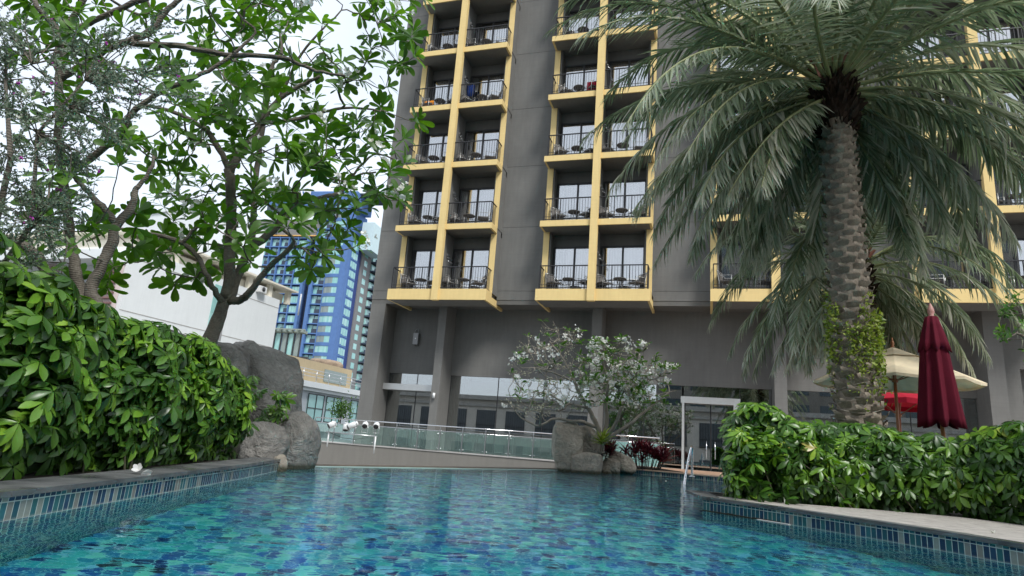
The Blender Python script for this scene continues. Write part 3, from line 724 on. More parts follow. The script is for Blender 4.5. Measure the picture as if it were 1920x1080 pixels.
for gi, k, bi, x0, x1, z in inner:
    if (gi, k, bi) not in VIS or k > 4: continue
    cx = (x0+x1)/2; bayn = 'left bay' if bi == 0 else 'right bay'
    for side in (-1, 1):
        c = pc if not pcu else copy_tree(pc); pcu = True
        jit = rng.uniform(-.06, .06)
        c.location = FW(cx+side*(.68+jit), .62+rng.uniform(-.1, .15), z); c.rotation_euler = (0, 0, -YAW+side*(-1.0)+rng.uniform(-.35, .35))
        c['label'] = 'armchair %s of the table, %s balcony row, %s of the %s' % ('left' if side < 0 else 'right', ORD[k], bayn, STK[gi])
    t_ = pt if not ptu else copy_tree(pt); ptu = True
    t_.location = FW(cx+rng.uniform(-.05, .05), .6, z); t_.rotation_euler = (0, 0, rng.uniform(0, 2))
    t_['label'] = 'round table, %s balcony row, %s of the %s' % (ORD[k], bayn, STK[gi])
# towels / clothes
def cloth(name, t0, y, z, w, h, m, label, cat='towel'):
    b = MB(); n = 8; vs = []
    for i in range(n+1):
        x = w*i/n-w/2
        for yy, zz in ((.05, -h*.75), (.03, 0), (0, .02), (-.03, 0), (-.05, -h)): vs.append((x, yy+.02*math.sin(i*1.7+zz*9), zz+.01*math.sin(i*2.2)))
    fs = [(i*5+j, (i+1)*5+j, (i+1)*5+j+1, i*5+j+1) for i in range(n) for j in range(4)]
    b.mesh(vs, fs, 0, True); o = b.build(name, m); o.location = FW(t0, y, z); o.rotation_euler = (0, 0, -YAW); tag(o, label, cat)
    md = o.modifiers.new('s', 'SOLIDIFY'); md.thickness = .01
zf = lambda k: Z1+FH*k
cloth('towel', GL[0]+.7, .6, zf(3)+.62, .5, .5, M['towel_o'], 'orange towel draped low in the fourth row balcony, left bay of the leftmost stack')
cloth('towel', GL[1]+1.95, .5, zf(3)+.75, .5, .6, M['towel_r'], 'dark red towel over a chair, fourth row balcony of the middle stack')
cloth('shirt', GL[0]+GW/2+.3, 1.0, zf(3)+1.55, .35, .65, M['towel_b'], 'blue clothing hung high beside the party wall, leftmost stack', 'clothing')
# dining chairs seen through the lobby glass
def dchair(label):
    r = empty('dining_chair', (0, 0, 0), 0, label, 'chair', 'pale teal dining chairs behind the lobby glass')
    for sx in (-1, 1):
        for sy in (-1, 1):
            b = MB(); b.tube([(sx*.17, sy*.17, .46), (sx*.23, sy*.23, 0)], [.018, .013], 6); b.build('leg', M['teal_chair'], r)
    b = MB(); b.box(-.2, -.2, .45, .2, .2, .49); b.build('seat', M['teal_chair'], r)
    b = MB()
    for s in range(5): x = -.17+.085*s; b.tube([(x, .19, .49), (x*1.15, .27, .93)], .011, 5)
    b.tube([(-.22, .27, .93), (0, .29, .95), (.22, .27, .93)], .02, 6); b.build('backrest', M['teal_chair'], r)
    return r
dl = ['teal dining chair just inside the first lobby window, furthest left', 'teal dining chair second from the left inside the lobby', 'teal dining chair inside the lobby just right of the second pillar', 'teal dining chair inside the lobby, middle of the wide window', 'teal dining chair inside the lobby, close to the tall upright rock']
pd_ = dchair(dl[0])
for i, (x, yy, a) in enumerate([(-5.9, 3.4, .4), (-4.7, 3.6, -2.4), (-1.2, 3.4, .3), (.3, 3.5, 2.8), (2.0, 3.4, .2)]):
    o = pd_ if i == 0 else copy_tree(pd_); o.location = FW(x, yy, 0); o.rotation_euler = (0, 0, a); o['label'] = dl[i]
# pendant lamps inside
for i, (x, z, lb) in enumerate([(-.55, 2.35, 'pale aqua dome pendant lamp seen through the wide lobby window'), (3.2, 2.3, 'pale aqua dome pendant lamp seen behind the blossoming tree')]):
    r = empty('pendant_lamp', FW(x, 3.4, z), 0, lb, 'lamp', 'aqua pendant lamps in the lobby')
    b = MB(); b.lathe([(.03, .17), (.12, .14), (.2, .05), (.22, -.06), (.21, -.06), (.19, .04), (.1, .12)], 18); b.build('lamp_shade', mat('aqua_enamel', (.35, .62, .6), .4, .03, 4, 0, 0) if i == 0 else bpy.data.materials['aqua_enamel'], r)
    b = MB(); b.cyl((0, 0, .16), (0, 0, 3.5-z), .006, n=5); b.build('cord', M['black'], r)
# ------------------------------------------------------------------ building behind the camera (mirrored in the lobby glass and the water)
bk = empty('grey_townhouse', (0, -18, -12), R_(180)-YAW, 'low grey building with cornice and barred windows, mirrored in the lobby glass', 'building')
b = MB(); b.box(-34, 0, 0, 62, 12, 17.4); b.build('wall', mat('townhouse_wall', (.6, .57, .52), .8, .06, 1), bk)
b = MB(); b.box(-34.3, -.5, 17.4, 62.3, 12.2, 17.9); b.box(-34.1, -.2, 16.6, 62.1, -.01, 16.9); b.build('cornice', M['conc'], bk)
pw = pg = None
for k in range(3):
    for i in range(24):
        x = -28+i*3.7; z = 5.9+k*3.9
        if pw is None:
            b = MB(); b.box(-1.2, -.03, 0, 1.2, -.005, 2.5); pw = b.build('window', mat('greyblue_glass', (.12, .14, .16), .3, .1, 2, 0, 0), bk)
            b = MB()
            for j in range(9): b.box(-1.1+j*.275-.02, -.1, 0, -1.1+j*.275+.02, -.06, 2.5)
            b.box(-1.2, -.12, .7, 1.2, -.05, .76); b.box(-1.25, -.15, -.12, 1.25, -.03, -.02); b.build('window_bars', M['frame'], pw); o = pw
        else: o = copy_tree(pw)
        o.parent = bk; o.location = (x, 0, z)
gt = FW(1.0, -62, -12)
GT = empty('grey_apartment_block', gt, R_(180)-YAW, 'tall grey apartment block far behind the pool, mirrored in the right lobby glass', 'building')
b = MB(); b.box(-44, 0, 0, 0, 14, 62); b.build('wall', M['taupe'], GT)
b = MB()
for k in range(19):
    for i in range(13): b.box(-43+i*3.3, -.05, 3+k*3.1, -41+i*3.3, -.01, 4.8+k*3.1)
b.build('windows', M['tdark'], GT)['kind'] = 'stuff'
# ------------------------------------------------------------------ white building on the left
wc = at(525, 563, 40.0)
WB = empty('white_building', (wc.x, wc.y, -12), -YAW, 'white rendered building with brown louvre screens behind the trees', 'building')
zt = wc.z+12
# local: x along facade direction, y back. The long blank wall runs along -y from the corner (0,0)
b = MB(); b.box(-22, -11.2, 0, 0, 0, zt)
b.build('wall', M['white'], WB)
b = MB()
for z in (zt-3.1, zt-3.55, zt-.55): b.box(-.01, -11.2, z, .012, 0, z+.04)
b.build('wall_groove', M['conc'], WB)
b = MB(); b.box(-.3, -5.6, zt-7.5, .015, -4.5, zt-.5); vw = b.build('window', mat('grey_blind', (.3, .3, .3), .5, .1, 3), WB)
b = MB(); b.box(.0, -5.65, zt-2.0, .03, -4.45, zt-.4); b.box(.0, -5.7, zt-5.2, .03, -4.4, zt-4.6); b.box(0, -5.66, zt-7.5, .03, -5.3, zt-2.01); b.build('glass_strip', M['tglass'], vw)
b = MB(); b.box(.031, -5.28, zt-7.5, .05, -5.2, zt-2.02); b.box(.031, -4.86, zt-7.5, .05, -4.8, zt-2.02); b.box(.02, -5.19, zt-3.55, .045, -4.5, zt-3.45); b.build('window_bar', M['whitemetal'], vw)
# front with louvres and flat balcony panels (front face y=-11.2, towards the pool)
for x0 in (-1.15, -5.3, -9.6):
    b = MB(); b.box(x0, -11.5, zt-8.5, x0+.9, -11.22, zt-.9); lf = b.build('louvre_screen', mat('pale_pink_panel', (.6, .5, .48), .6, .1, 2, 0, 0) if x0 > -2 else bpy.data.materials['pale_pink_panel'], WB)
    b = MB()
    for k in range(30): b.box(x0-.06, -11.62, zt-8.4+k*.25, x0+.96, -11.51, zt-8.4+k*.25+.09)
    b.build('louvre_slats', M['louvre'], lf)
for x0 in (-4.2, -8.5):
    b = MB(); b.box(x0, -11.26, zt-3.9, x0+2.9, -11.21, zt-1.25); r = b.build('recess_shade_panel', mat('shaded_recess_white', (.42, .44, .45), .8, .05, 2, 0, 0) if x0 > -5 else bpy.data.materials['shaded_recess_white'], WB)  # flat panel, the shade of a recess is put into its grey
    b = MB(); b.box(x0+.9, -11.3, zt-3.9, x0+2.2, -11.27, zt-1.9); b.build('balcony_window', M['tdark'], r)
    b = MB(); b.box(x0, -11.62, zt-3.1, x0+2.9, -11.58, zt-3.05); b.box(x0, -11.62, zt-3.95, x0+2.9, -11.27, zt-3.9)
    for k in range(24): b.box(x0+.12*k, -11.61, zt-3.9, x0+.12*k+.025, -11.59, zt-3.1)
    b.build('balcony_railing', M['rail'], r)
b = MB(); b.box(-10, -12.3, zt-.9, -.2, -11.21, zt-.45); b.box(-10, -12.3, zt-4.4, -1.2, -11.63, zt-3.96); b.build('canopy', M['white'], WB)
# cream roof storey
b = MB(); b.box(-14, -10.6, zt, -.6, 1.0, zt+.6)
b.build('roof_storey', M['cream'], WB)
b = MB(); b.box(-14.5, -11.0, zt+.86, .1, 1.6, zt+.97)
for k in range(7): b.box(-.5, -10.4+k*1.9, zt, -.2, -10.1+k*1.9, zt+.86)
b.box(-14, -10.5, zt+.6, -1.2, .9, zt+.86)
b.build('roof', M['cream'], WB)
b = MB(); b.tube([(0.2, 1.8, zt-.6), (.2, 1.8, zt+.86)], .05, 6, 0); b.build('roof_post', M['whitemetal'], WB)
ac = empty('air_conditioner', WB.location+Matrix.Rotation(-YAW, 3, 'Z')@Vector((.2, -2.2, zt+.0)), -YAW, 'small white air conditioning unit on the roof edge of the white building', 'air conditioner')
b = MB(); b.box(-.45, -.15, 0, .1, .45, .38); b.build('casing', M['whitemetal'], ac)
b = MB(); b.lathe([(0, 0), (.14, 0), (.14, .02), (0, .02)], 16); o = b.build('fan_grille', M['frame'], ac); o.location = (.11, .15, .2); o.rotation_euler = (0, R_(90), 0)
an = at(305, 470, 34); b = MB(); b.tube([(0, 0, -1.5), (0, 0, 3.0)], [.035, .015], 6); b.box(-.12, -.12, 2.2, .12, .12, 2.28); b.box(-.3, -.02, 2.8, .3, .02, 2.83)
o = b.build('antenna_mast', M['steel']); o.location = an; tag(o, 'thin metal antenna mast rising from the white building roof', 'antenna')
# pale building further back
pb = at(330, 455, 75); b = MB(); e = empty('pale_building', (pb.x, pb.y, -12), -YAW-.1, 'plain pale cream building rising behind the white one', 'building')
b.box(-11, 0, 0, 4.2, 10, pb.z+12+4.2); b.build('wall', M['white'], e); b = MB(); b.box(-11.2, -.2, pb.z+12+4.2, 4.4, 10.2, pb.z+12+4.5); b.build('roof', M['white'], e)
# ------------------------------------------------------------------ low building with windows and cream penthouse
lo = at(560, 712, 56.0)
LB = empty('low_building', (lo.x, lo.y, -12), -YAW, 'low white building with dark framed windows and a railed roof terrace', 'building')
h = lo.z+12
b = MB(); b.box(-12, -4, 0, 0, 16, h-.5)
b.build('wall', mat('pale_blue_grey_wall', (.5, .54, .57), .7, .05, 1, 0, 0), LB)
b = MB(); b.box(-12.3, -4.4, h-.5, .6, 16.3, h); b.box(-12.2, -4.2, h-.8, .35, 16.2, h-.52); b.box(.0, 1.2, h-4.25, .7, 7.4, h-3.6); b.box(0, 1.2, h-8, .5, 1.5, h-4.26); b.box(0, 7.1, h-8, .5, 7.4, h-4.26); b.box(.0, 1.4, h-8.6, .8, 16, h-8.01); b.build('cornice', M['white'], LB)
for (y0, z0) in ((1.7, h-3.4), (4.6, h-3.4), (2.0, h-7.6), (4.6, h-7.6), (9.0, h-3.4), (-2, h-3.4)):
    b = MB(); b.box(.01, y0, z0, .05, y0+2.5, z0+2.4); w = b.build('window', M['tglass'], LB)
    b = MB()
    for yy in (y0, y0+.83*1.5, y0+2.46): b.box(.06, yy, z0, .1, yy+.08, z0+2.4)
    for zz in (z0, z0+1.1, z0+2.34): b.box(.055, y0, zz, .095, y0+2.54, zz+.08)
    b.build('window_frame', M['frame'], w)
b = MB()
for zz in (.45, .75, 1.05): b.tube([(.4, -4, h+zz), (.4, 16, h+zz)], .03, 5)
for k in range(11): b.tube([(.4, -4+2*k, h), (.4, -4+2*k, h+1.05)], .035, 5)
b.build('roof_railing', M['steel'], LB)
b = MB(); b.box(-9, -2, h, -.6, 9.5, h+2.0); ph = b.build('penthouse', M['tan'], LB)
b = MB(); b.box(-.59, 4.6, h+.35, -.55, 8.6, h+1.5); b.build('penthouse_window', M['tgreyglass'], ph)
def rock(name, c, size, rot=0, seed=0, n=4.5, amp=.12, sub=4, m=None, shear=(0, 0), label=None, group=None, tilt=(0, 0), cat='boulder', fr=1.0):
    import bmesh
    bm = bmesh.new(); bmesh.ops.create_cube(bm, size=2.0)
    bmesh.ops.subdivide_edges(bm, edges=bm.edges[:], cuts=2**sub-1, use_grid_fill=True)
    off = Vector((seed*13.7, seed*5.1, seed*9.3)); pr_ = random.Random(seed*7+1)
    planes = [(Vector((pr_.gauss(0, 1), pr_.gauss(0, 1), pr_.gauss(.2, .8))).normalized(), pr_.uniform(.82, 1.08)) for _ in range(9)]
    for v in bm.verts:
        d = v.co.normalized(); r = (abs(d.x)**n+abs(d.y)**n+abs(d.z)**n)**(-1/n)
        p = d*r
        big = mnoise.fractal(p*.9*fr+off, 1.0, 2.0, 3); fine = mnoise.fractal(p*3.2*fr+off*2, .9, 2.1, 4)
        ridge = abs(mnoise.noise(p*1.7*fr+off*3))
        p = p*(1+amp*big+amp*.28*fine-amp*.8*max(0, .12-ridge)*4)
        for pn, pd in planes:
            e_ = p.dot(pn)-pd-.03*mnoise.noise(p*4+off)
            if e_ > 0: p = p-pn*e_*.92
        v.co = Vector((p.x*size[0]/2, p.y*size[1]/2, p.z*size[2]/2))
        v.co.z += shear[0]*v.co.x*(.5+v.co.z/size[2]) + shear[1]*v.co.y*(.5+v.co.z/size[2])
    me = bpy.data.meshes.new(name); bm.to_mesh(me); bm.free(); me.materials.append(m)
    me.polygons.foreach_set('use_smooth', [True]*len(me.polygons))
    o = bpy.data.objects.new(name, me); COL.objects.link(o); o.location = c; o.rotation_euler = (tilt[0], tilt[1], rot)
    return tag(o, label, cat, group)
rk = at(610, 685, 80); rock('tan_dome', rk, (4.2, 3, 1.7), .2, 3, 3, .15, 3, M['tan_stone'], label='brown rocky mound between the roof terrace and the blue tower', cat='rock')
# pergola office
po = at(512, 668, 70); PO = empty('glass_office', (po.x, po.y, -12), -.18, 'small glazed office with grey steel pergola beneath the blue tower', 'building')
hz = po.z+12
b = MB(); b.box(-3, .3, 0, 3.2, 6, hz+.1); b.build('wall', M['tcharcoal'], PO)
for k in range(4):
    b = MB(); b.box(-.1+k*.78, .1, hz+.15, .52+k*.78, .16, hz+2.6); b.build('window', M['tgreyglass'] if k % 2 else M['tglass'], PO)
b = MB(); b.box(-.3, .0, hz+2.65, 3.5, .3, hz+2.95); b.box(-.3, -.5, hz+2.96, 3.5, -.2, hz+3.1)
for k in range(6): b.box(-.2+k*.7, -.8, hz+2.7, -.05+k*.7, .0, hz+2.95)
b.build('pergola', M['greensteel'], PO)
b = MB()
for k in range(5): b.box(-.25+k*.78, -.05, hz-3, -.11+k*.78, .09, hz+2.64)
b.box(-.3, -.3, hz-.25, 4.2, .05, hz+.1); b.build('post', M['frame'], PO)
b = MB(); b.box(-.5, -1.5, hz-1.4, 4.4, 3, hz-.95); b.build('flat_roof', M['white'], PO)
# ------------------------------------------------------------------ blue tower
TY = R_(12); T0 = at(617, 700, 194.0)
def tloc(px, py, d=0, side=False):
    """front plane (or side plane) intersection in tower coordinates: x along front, y back"""
    r = ray(px, py); et = Vector((math.cos(TY), -math.sin(TY), 0)); en = Vector((math.sin(TY), math.cos(TY), 0))
    o = Vector((T0.x, T0.y, 0)); c = Vector((0, 0, CH)); n_, w = (et, en) if side else (en, et)
    k = ((o-c).dot(n_)+d)/r.dot(n_); p = c+r*k
    return (p-o).dot(w), p.z
TW = empty('blue_tower', (T0.x, T0.y, -12), -TY, 'tall cobalt blue hotel tower with mint glass and rooftop letters', 'building')
fh = 3.12; top = tloc(520, 445)[1]+12
nfl = int(top/fh); base = top-nfl*fh
xl = tloc(430, 500)[0]; xa = tloc(564, 560)[0]; xb = tloc(576, 560)[0]; xc = tloc(582, 560)[0]; xd = tloc(603, 560)[0]; xe = tloc(631, 560)[0]
b = MB(); b.box(xl, 1.2, 0, xa, 22, top); b.box(xa, 3, 0, xb, 22, top+2); b.box(xb, 1.2, 0, xe, 22, top); b.build('core', M['tblue2'], TW)
b = MB(); b.box(xa+.05, 2.6, 0, xb-.05, 2.99, top+1.5)
st = b.build('stair_strip', M['tcharcoal'], TW)
# grid of slabs and fins
G = MB()
cols = []; cw = 3.25; nx = int((xa-xl)/cw); x_ = [xa-.9-i*cw for i in range(nx+1)]
zs = [base+fh*i for i in range(nfl+1)]; zs = [z for z in zs if z > 5]; zs2 = zs+[zs[-1]+fh*i for i in (1, 2, 3, 4) if zs[-1]+fh*i < top+14]
for z in zs: G.box(xl, -.0, z-.22, xa, 1.19, z+.12)
for z in zs2: G.box(xb, 0, z-.22, xd, 1.19, z+.12)
for x in x_: G.box(x-.14, -.06, 5, x+.14, 1.18, top+.4)
G.box(xa-.9, -.3, 5, xa, 2.5, top+.5); G.box(xb, -.3, 5, xc, 2.5, top+3); G.box(xe-.05, -.9, 5, .9, 1.5, zs2[-1]); G.box(xd-.15, -.05, 5, xd+.15, 1.18, zs2[-1])
# curved bay spandrels
arc = [(xd+.2+(xe-xd-.2)*(i/8), -.1-.9*math.sin(PI*.5*min(1, i/5))) for i in range(9)]
for z in zs2:
    for (x0, y0), (x1, y1) in zip(arc, arc[1:]): G.mesh([(x0, y0, z-.75), (x1, y1, z-.75), (x1, 1.19, z-.75), (x0, 1.19, z-.75), (x0, y0, z+.35), (x1, y1, z+.35), (x1, 1.19, z+.35), (x0, 1.19, z+.35)], [(0, 1, 5, 4), (4, 5, 6, 7), (3, 2, 1, 0)])
G.build('facade_grid', M['tblue'], TW)
wins = []
GW_ = MB(); RB = MB(); GG = MB()
for z in zs[:-1]:
    for i, x in enumerate(x_[:-1]):
        x0, x1 = x-cw+.2, x-.2
        if i == 0:
            for k in range(3): GW_.box(x0+k*(x1-x0)/3+.04, .5, z+.2, x0+(k+1)*(x1-x0)/3-.04, .55, z+fh-.75)
        else:
            GW_.box(x0+.1, .85, z+.15, x0+1.65, .9, z+fh-.45); RB.box(x0+1.5, .3, z+.12, x1, .9, z+1.5); GW_.box(x0+1.75, .9, z+.15, x1-.1, .92, z+fh-.6)
for z in zs2[:-1]:
    GW_.box(xc+.1, .85, z+.15, xc+1.7, .9, z+fh-.45); RB.box(xc+1.7, .3, z+.12, xd-.2, .9, z+1.5); GW_.box(xc+1.9, .9, z+.15, xd-.25, .92, z+fh-.6)
    for j, ((x0, y0), (x1, y1)) in enumerate(zip(arc, arc[1:])):
        tgt = GW_ if j > 4 or (hash(round(z*10)) % 3 == 0) else GG
        tgt.mesh([(x0, y0+.12, z+.36), (x1, y1+.12, z+.36), (x1, y1+.12, z+fh-.76), (x0, y0+.12, z+fh-.76)], [(0, 1, 2, 3)])
GW_.build('windows', M['tglass'], TW)['kind'] = 'stuff'; RB.build('balcony_screens', M['tcharcoal'], TW)['kind'] = 'stuff'; GG.build('bay_windows', M['tgreyglass'], TW)['kind'] = 'stuff'
# side: blue part, dark strip, grey part with little balconies
sy = [tloc(px, 560, 0, True)[0] for px in (638, 655, 663, 680, 687)]
b = MB(); b.box(-.1, 1.5, 0, 1.0, sy[1], top+1); b.build('side_wall', M['tblue'], TW)
b = MB(); b.box(-.2, sy[1], 0, .6, sy[2], top-2); b.build('side_recess', M['tblue2'], TW)
b = MB(); b.box(-8, sy[2], 0, 1.0, sy[4]+4, top-1); b.build('side_block', M['tgrey'], TW)
b = MB(); s2 = MB(); fz = MB()
for z in zs[:-1]:
    L = sy[1]-1.6
    b.box(1.01, 1.6+L*.06, z+.5, 1.06, 1.6+L*.26, z+2.4); b.box(1.01, 1.6+L*.31, z+.3, 1.06, 1.6+L*.68, z+2.5); b.box(1.01, 1.6+L*.73, z+.4, 1.06, 1.6+L*.92, z+2.4)
    fz.box(1.01, 1.6, z-.18, 1.12, sy[1], z-.05)
    m_ = (sy[2]+sy[3])/2; b.box(1.01, m_-1.2, z+.4, 1.06, m_+1.2, z+2.3)
    b.box(1.01, sy[3]+1.0, z+.2, 1.5, sy[4]+3, z+2.4); s2.box(1.0, sy[3]+.6, z-.3, 3.0, sy[4]+4.5, z+.2); s2.box(2.6, sy[3]+.6, z+.2, 2.9, sy[4]+4.5, z+1.0)
b.build('side_windows', M['tglass'], TW)['kind'] = 'stuff'; s2.build('side_balconies', M['tcharcoal'], TW)['kind'] = 'stuff'; fz.build('side_bands', M['tblue'], TW)
# crown and sign
ztp = tloc(600, 352)[1]+12; xs0 = tloc(505, 352)[0]; xs1 = tloc(585, 352)[0]
b = MB(); b.box(xl+4, .8, top, xb, 14, top+6.5); b.build('upper_storeys', M['tgrey'], TW)
b = MB(); b.box(xl, -.3, top+.45, xb, .6, top+.75); b.build('trim', M['torange'], TW)
b = MB(); b.box(tloc(500, 380)[0], .2, ztp-6.2, 1.0, 10, ztp-1.2); b.box(tloc(595, 380)[0], -.4, ztp-6, 1.1, 12, ztp-1.8); b.box(xb, 1.21, top, xe, 14, ztp-6); b.build('crown', M['tblue'], TW)
b = MB(); b.box(tloc(500, 380)[0]+.5, .0, ztp-9, tloc(590, 380)[0], .2, ztp-6.4)
b.box(tloc(510, 420)[0], .3, top+1.2, tloc(520, 420)[0], .79, top+5.5); b.build('crown_glass', M['tdark'], TW)
b = MB(); b.box(1.4, 6, top-2, 5.5, 16, top+7.5); b.build('roof_cladding', M['tpale'], TW)
b = MB(); b.box(-2, 2, ztp-1.6, 6.0, 12, ztp-1.19); b.build('roof_canopy', M['tcharcoal'], TW)
cu = bpy.data.curves.new('sign_text', 'FONT'); cu.body = 'SIAM@SIAM'; cu.size = 3.6; cu.extrude = .12; cu.offset = .04
to = bpy.data.objects.new('tmp', cu); COL.objects.link(to); dg = bpy.context.evaluated_depsgraph_get(); me = bpy.data.meshes.new_from_object(to.evaluated_get(dg)); bpy.data.objects.remove(to)
me.materials.clear(); me.materials.append(M['signwhite']); so_ = bpy.data.objects.new('sign_letters', me); COL.objects.link(so_); so_.parent = TW
tw_ = max(v.co.x for v in me.vertices); s_ = (xs1-xs0+3.5)/tw_; so_.scale = (s_, s_, 1); so_.rotation_euler = (R_(90), 0, 0); so_.location = (xs1-tw_*s_, -.2, ztp-2.9)
# ------------------------------------------------------------------ leaf templates
def xf(v, Mx, p=(0, 0, 0)): return (np.asarray(v) @ np.asarray(Mx).T + np.asarray(p))
def rotz(a): c, s = math.cos(a), math.sin(a); return np.array([[c, -s, 0], [s, c, 0], [0, 0, 1]])
def roty(a): c, s = math.cos(a), math.sin(a); return np.array([[c, 0, s], [0, 1, 0], [-s, 0, c]])
FR_PROF = [(0, .08), (.12, .22), (.35, .62), (.6, .95), (.8, 1), (.93, .72), (1, .12)]
fr_leaf = leaf_tpl(1, .34, FR_PROF, .16, .16)
def compound(n, prof, W, droop, fold, el=.25, spread=2*PI, jit=0):
    V = []; F = []
    for k in range(n):
        a = spread*k/n+jit*random.uniform(-1, 1); L = 1-.12*abs(math.sin(a*.5))*random.random()
        v, f = leaf_tpl(L, W, prof, droop, fold)
        v = xf(v, rotz(a) @ roty(el*(1+.4*random.uniform(-1, 1)))); v = v+np.array([math.cos(a), math.sin(a), 0])*.06
        F += [tuple(i+len(V) for i in q) for q in f]; V += [tuple(p) for p in v]
    return V, F
UM_PROF = [(0, .1), (.18, .42), (.45, .9), (.68, 1), (.88, .6), (1, .08)]
def unit(a): return a/(np.linalg.norm(a, axis=-1, keepdims=True)+1e-9)
def hedge(name, spine, top, depth, N, L, seed, label, side, mats, extra_top=None, far=1.0):
    """spine: list of (x,y) along the pool-side foot; top: height fn(s); leaves fill a shell behind it"""
    r = np.random.default_rng(seed); random.seed(seed)
    tp = [compound(7, UM_PROF, .40, .2, .22, .26, jit=.12), compound(6, UM_PROF, .36, .3, .3, .42, jit=.2)]
    sp_ = np.array(spine, float); seg = np.linalg.norm(np.diff(sp_, axis=0), axis=1); cum = np.r_[0, np.cumsum(seg)]
    P = []; D = []; T = []; TI = []
    for i in range(N):
        u = r.random(); s = u*cum[-1]; j = min(np.searchsorted(cum, s)-1, len(seg)-1); j = max(j, 0)
        a = (s-cum[j])/seg[j]; p = sp_[j]*(1-a)+sp_[j+1]*a; tg = (sp_[j+1]-sp_[j])/seg[j]; nrm = np.array([-tg[1], tg[0]])*side   # nrm points away from pool
        h = top(u); w = r.random()
        lump = .34*mnoise.noise(Vector((s*1.5, seed, (i % 97)*.0+w*0)))*0+.30*mnoise.noise(Vector((s*1.6, seed, r.random()*.01)))+.08*mnoise.noise(Vector((s*3.1, seed+5, w*5)))
        if w < .62:      # front face, bulging
            z = .16+(h-.2)*r.random()**.85; v = (z/h); out = -.12*math.sin(PI*min(1, v*1.05))+.30*max(0, v-.55)**1.2*1.0 + (.25*(1-v)**3)
            dep = out+lump+abs(r.normal(0, .17)); nz = .25+.9*max(0, v-.6)
        else:
            q = r.random(); dep = .12+depth*q; z = h*(1-.06*q)+lump*.9-abs(r.normal(0, .07)); nz = 1.1
            v = 1
        if r.random() < .13: dep = .28+.5*r.random(); z = .12+h*.8*r.random()
        P.append((p[0]+nrm[0]*dep, p[1]+nrm[1]*dep, z))
        dn = np.array([-nrm[0]*.8, -nrm[1]*.8, nz+.28])+r.normal(0, .3, 3); D.append(dn)
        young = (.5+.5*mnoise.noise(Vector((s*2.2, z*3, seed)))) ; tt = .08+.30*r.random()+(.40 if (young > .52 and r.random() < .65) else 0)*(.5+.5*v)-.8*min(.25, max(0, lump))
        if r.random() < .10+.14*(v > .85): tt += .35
        T.append(min(1, max(0, tt))); TI.append(r.integers(0, 2))
    P = np.array(P); Z = unit(np.array(D)); T = np.array(T); TI = np.array(TI)
    rv = unit(r.normal(0, 1, (len(P), 3))); X = unit(np.cross(np.cross(Z, rv), Z)); Y = np.cross(Z, X)
    sc_ = L*(.5+.7*r.random(len(P))**.7); Mx = np.stack([X, Y, Z], 2)*sc_[:, None, None]
    root = empty(name, (float(sp_[0][0]), float(sp_[0][1]), .13), 0, label, 'hedge')
    off = np.array([sp_[0][0], sp_[0][1], .13])
    for k in (0, 1):
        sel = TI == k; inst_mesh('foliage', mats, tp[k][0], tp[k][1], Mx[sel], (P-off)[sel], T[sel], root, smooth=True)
    # stems
    b = MB()
    for i in range(N//90):
        k = r.integers(0, len(P)); p = P[k]-off; foot = Vector((p[0]+r.normal(0, .08)+.25*(1 if side > 0 and p[0] > -2 else 0), p[1]+r.normal(0, .08), 0)); foot.x += (-.3 if seed == 11 else .25)
        b.tube([foot+Vector((r.normal(0, .05), r.normal(0, .05), 0)), (foot+Vector(p))/2+Vector((r.normal(0, .05), r.normal(0, .05), 0)), Vector(p)], [.011, .008, .004], 4, cap=False)
    b.build('stem', M['barkpale'] if False else mat(name+'_stem', (.06, .06, .03), .7, .2, 8, 0, 0), root)
    return root
# left hedge: from beside the camera to the boulders
sl_ = offset(subdiv(LP[1:], .5), .40)
sl_ = [p for p in sl_ if 1.2 < p[1] < 8.5]
def topL(u): return 1.60-.22*u+.06*math.sin(u*9)-.30*max(0, u-.8)*5*.6
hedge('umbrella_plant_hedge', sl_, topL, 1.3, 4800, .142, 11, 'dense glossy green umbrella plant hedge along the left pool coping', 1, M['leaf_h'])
# right hedge
sr_ = [(2.62, 7.75)]+[p for p in offset(subdiv([(a, b_) for a, b_ in RP[:7]], .4), .56) if p[1] < 7.5]
sr_ = [(x+.0, y) for x, y in sr_]
def topR(u): return 1.17+.08*math.sin(u*11+1)+.07*math.sin(u*27)-.45*max(0, .10-u)*8*.5
sp_r = offset(HF[:6], .12); sp_r[0] = (HF[0][0]+.22, HF[0][1]-.05)
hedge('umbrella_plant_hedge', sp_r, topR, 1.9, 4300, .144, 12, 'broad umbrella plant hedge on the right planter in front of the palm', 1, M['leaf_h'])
hedge('umbrella_plant_bush', [(2.72, 7.6), (2.95, 8.45), (5.0, 8.5)], lambda u: .98-.35*max(0, .35-u), .5, 620, .145, 15, 'umbrella plant bush at the tip of the right planter, nearest the pool ladder', -1, M['leaf_h'])
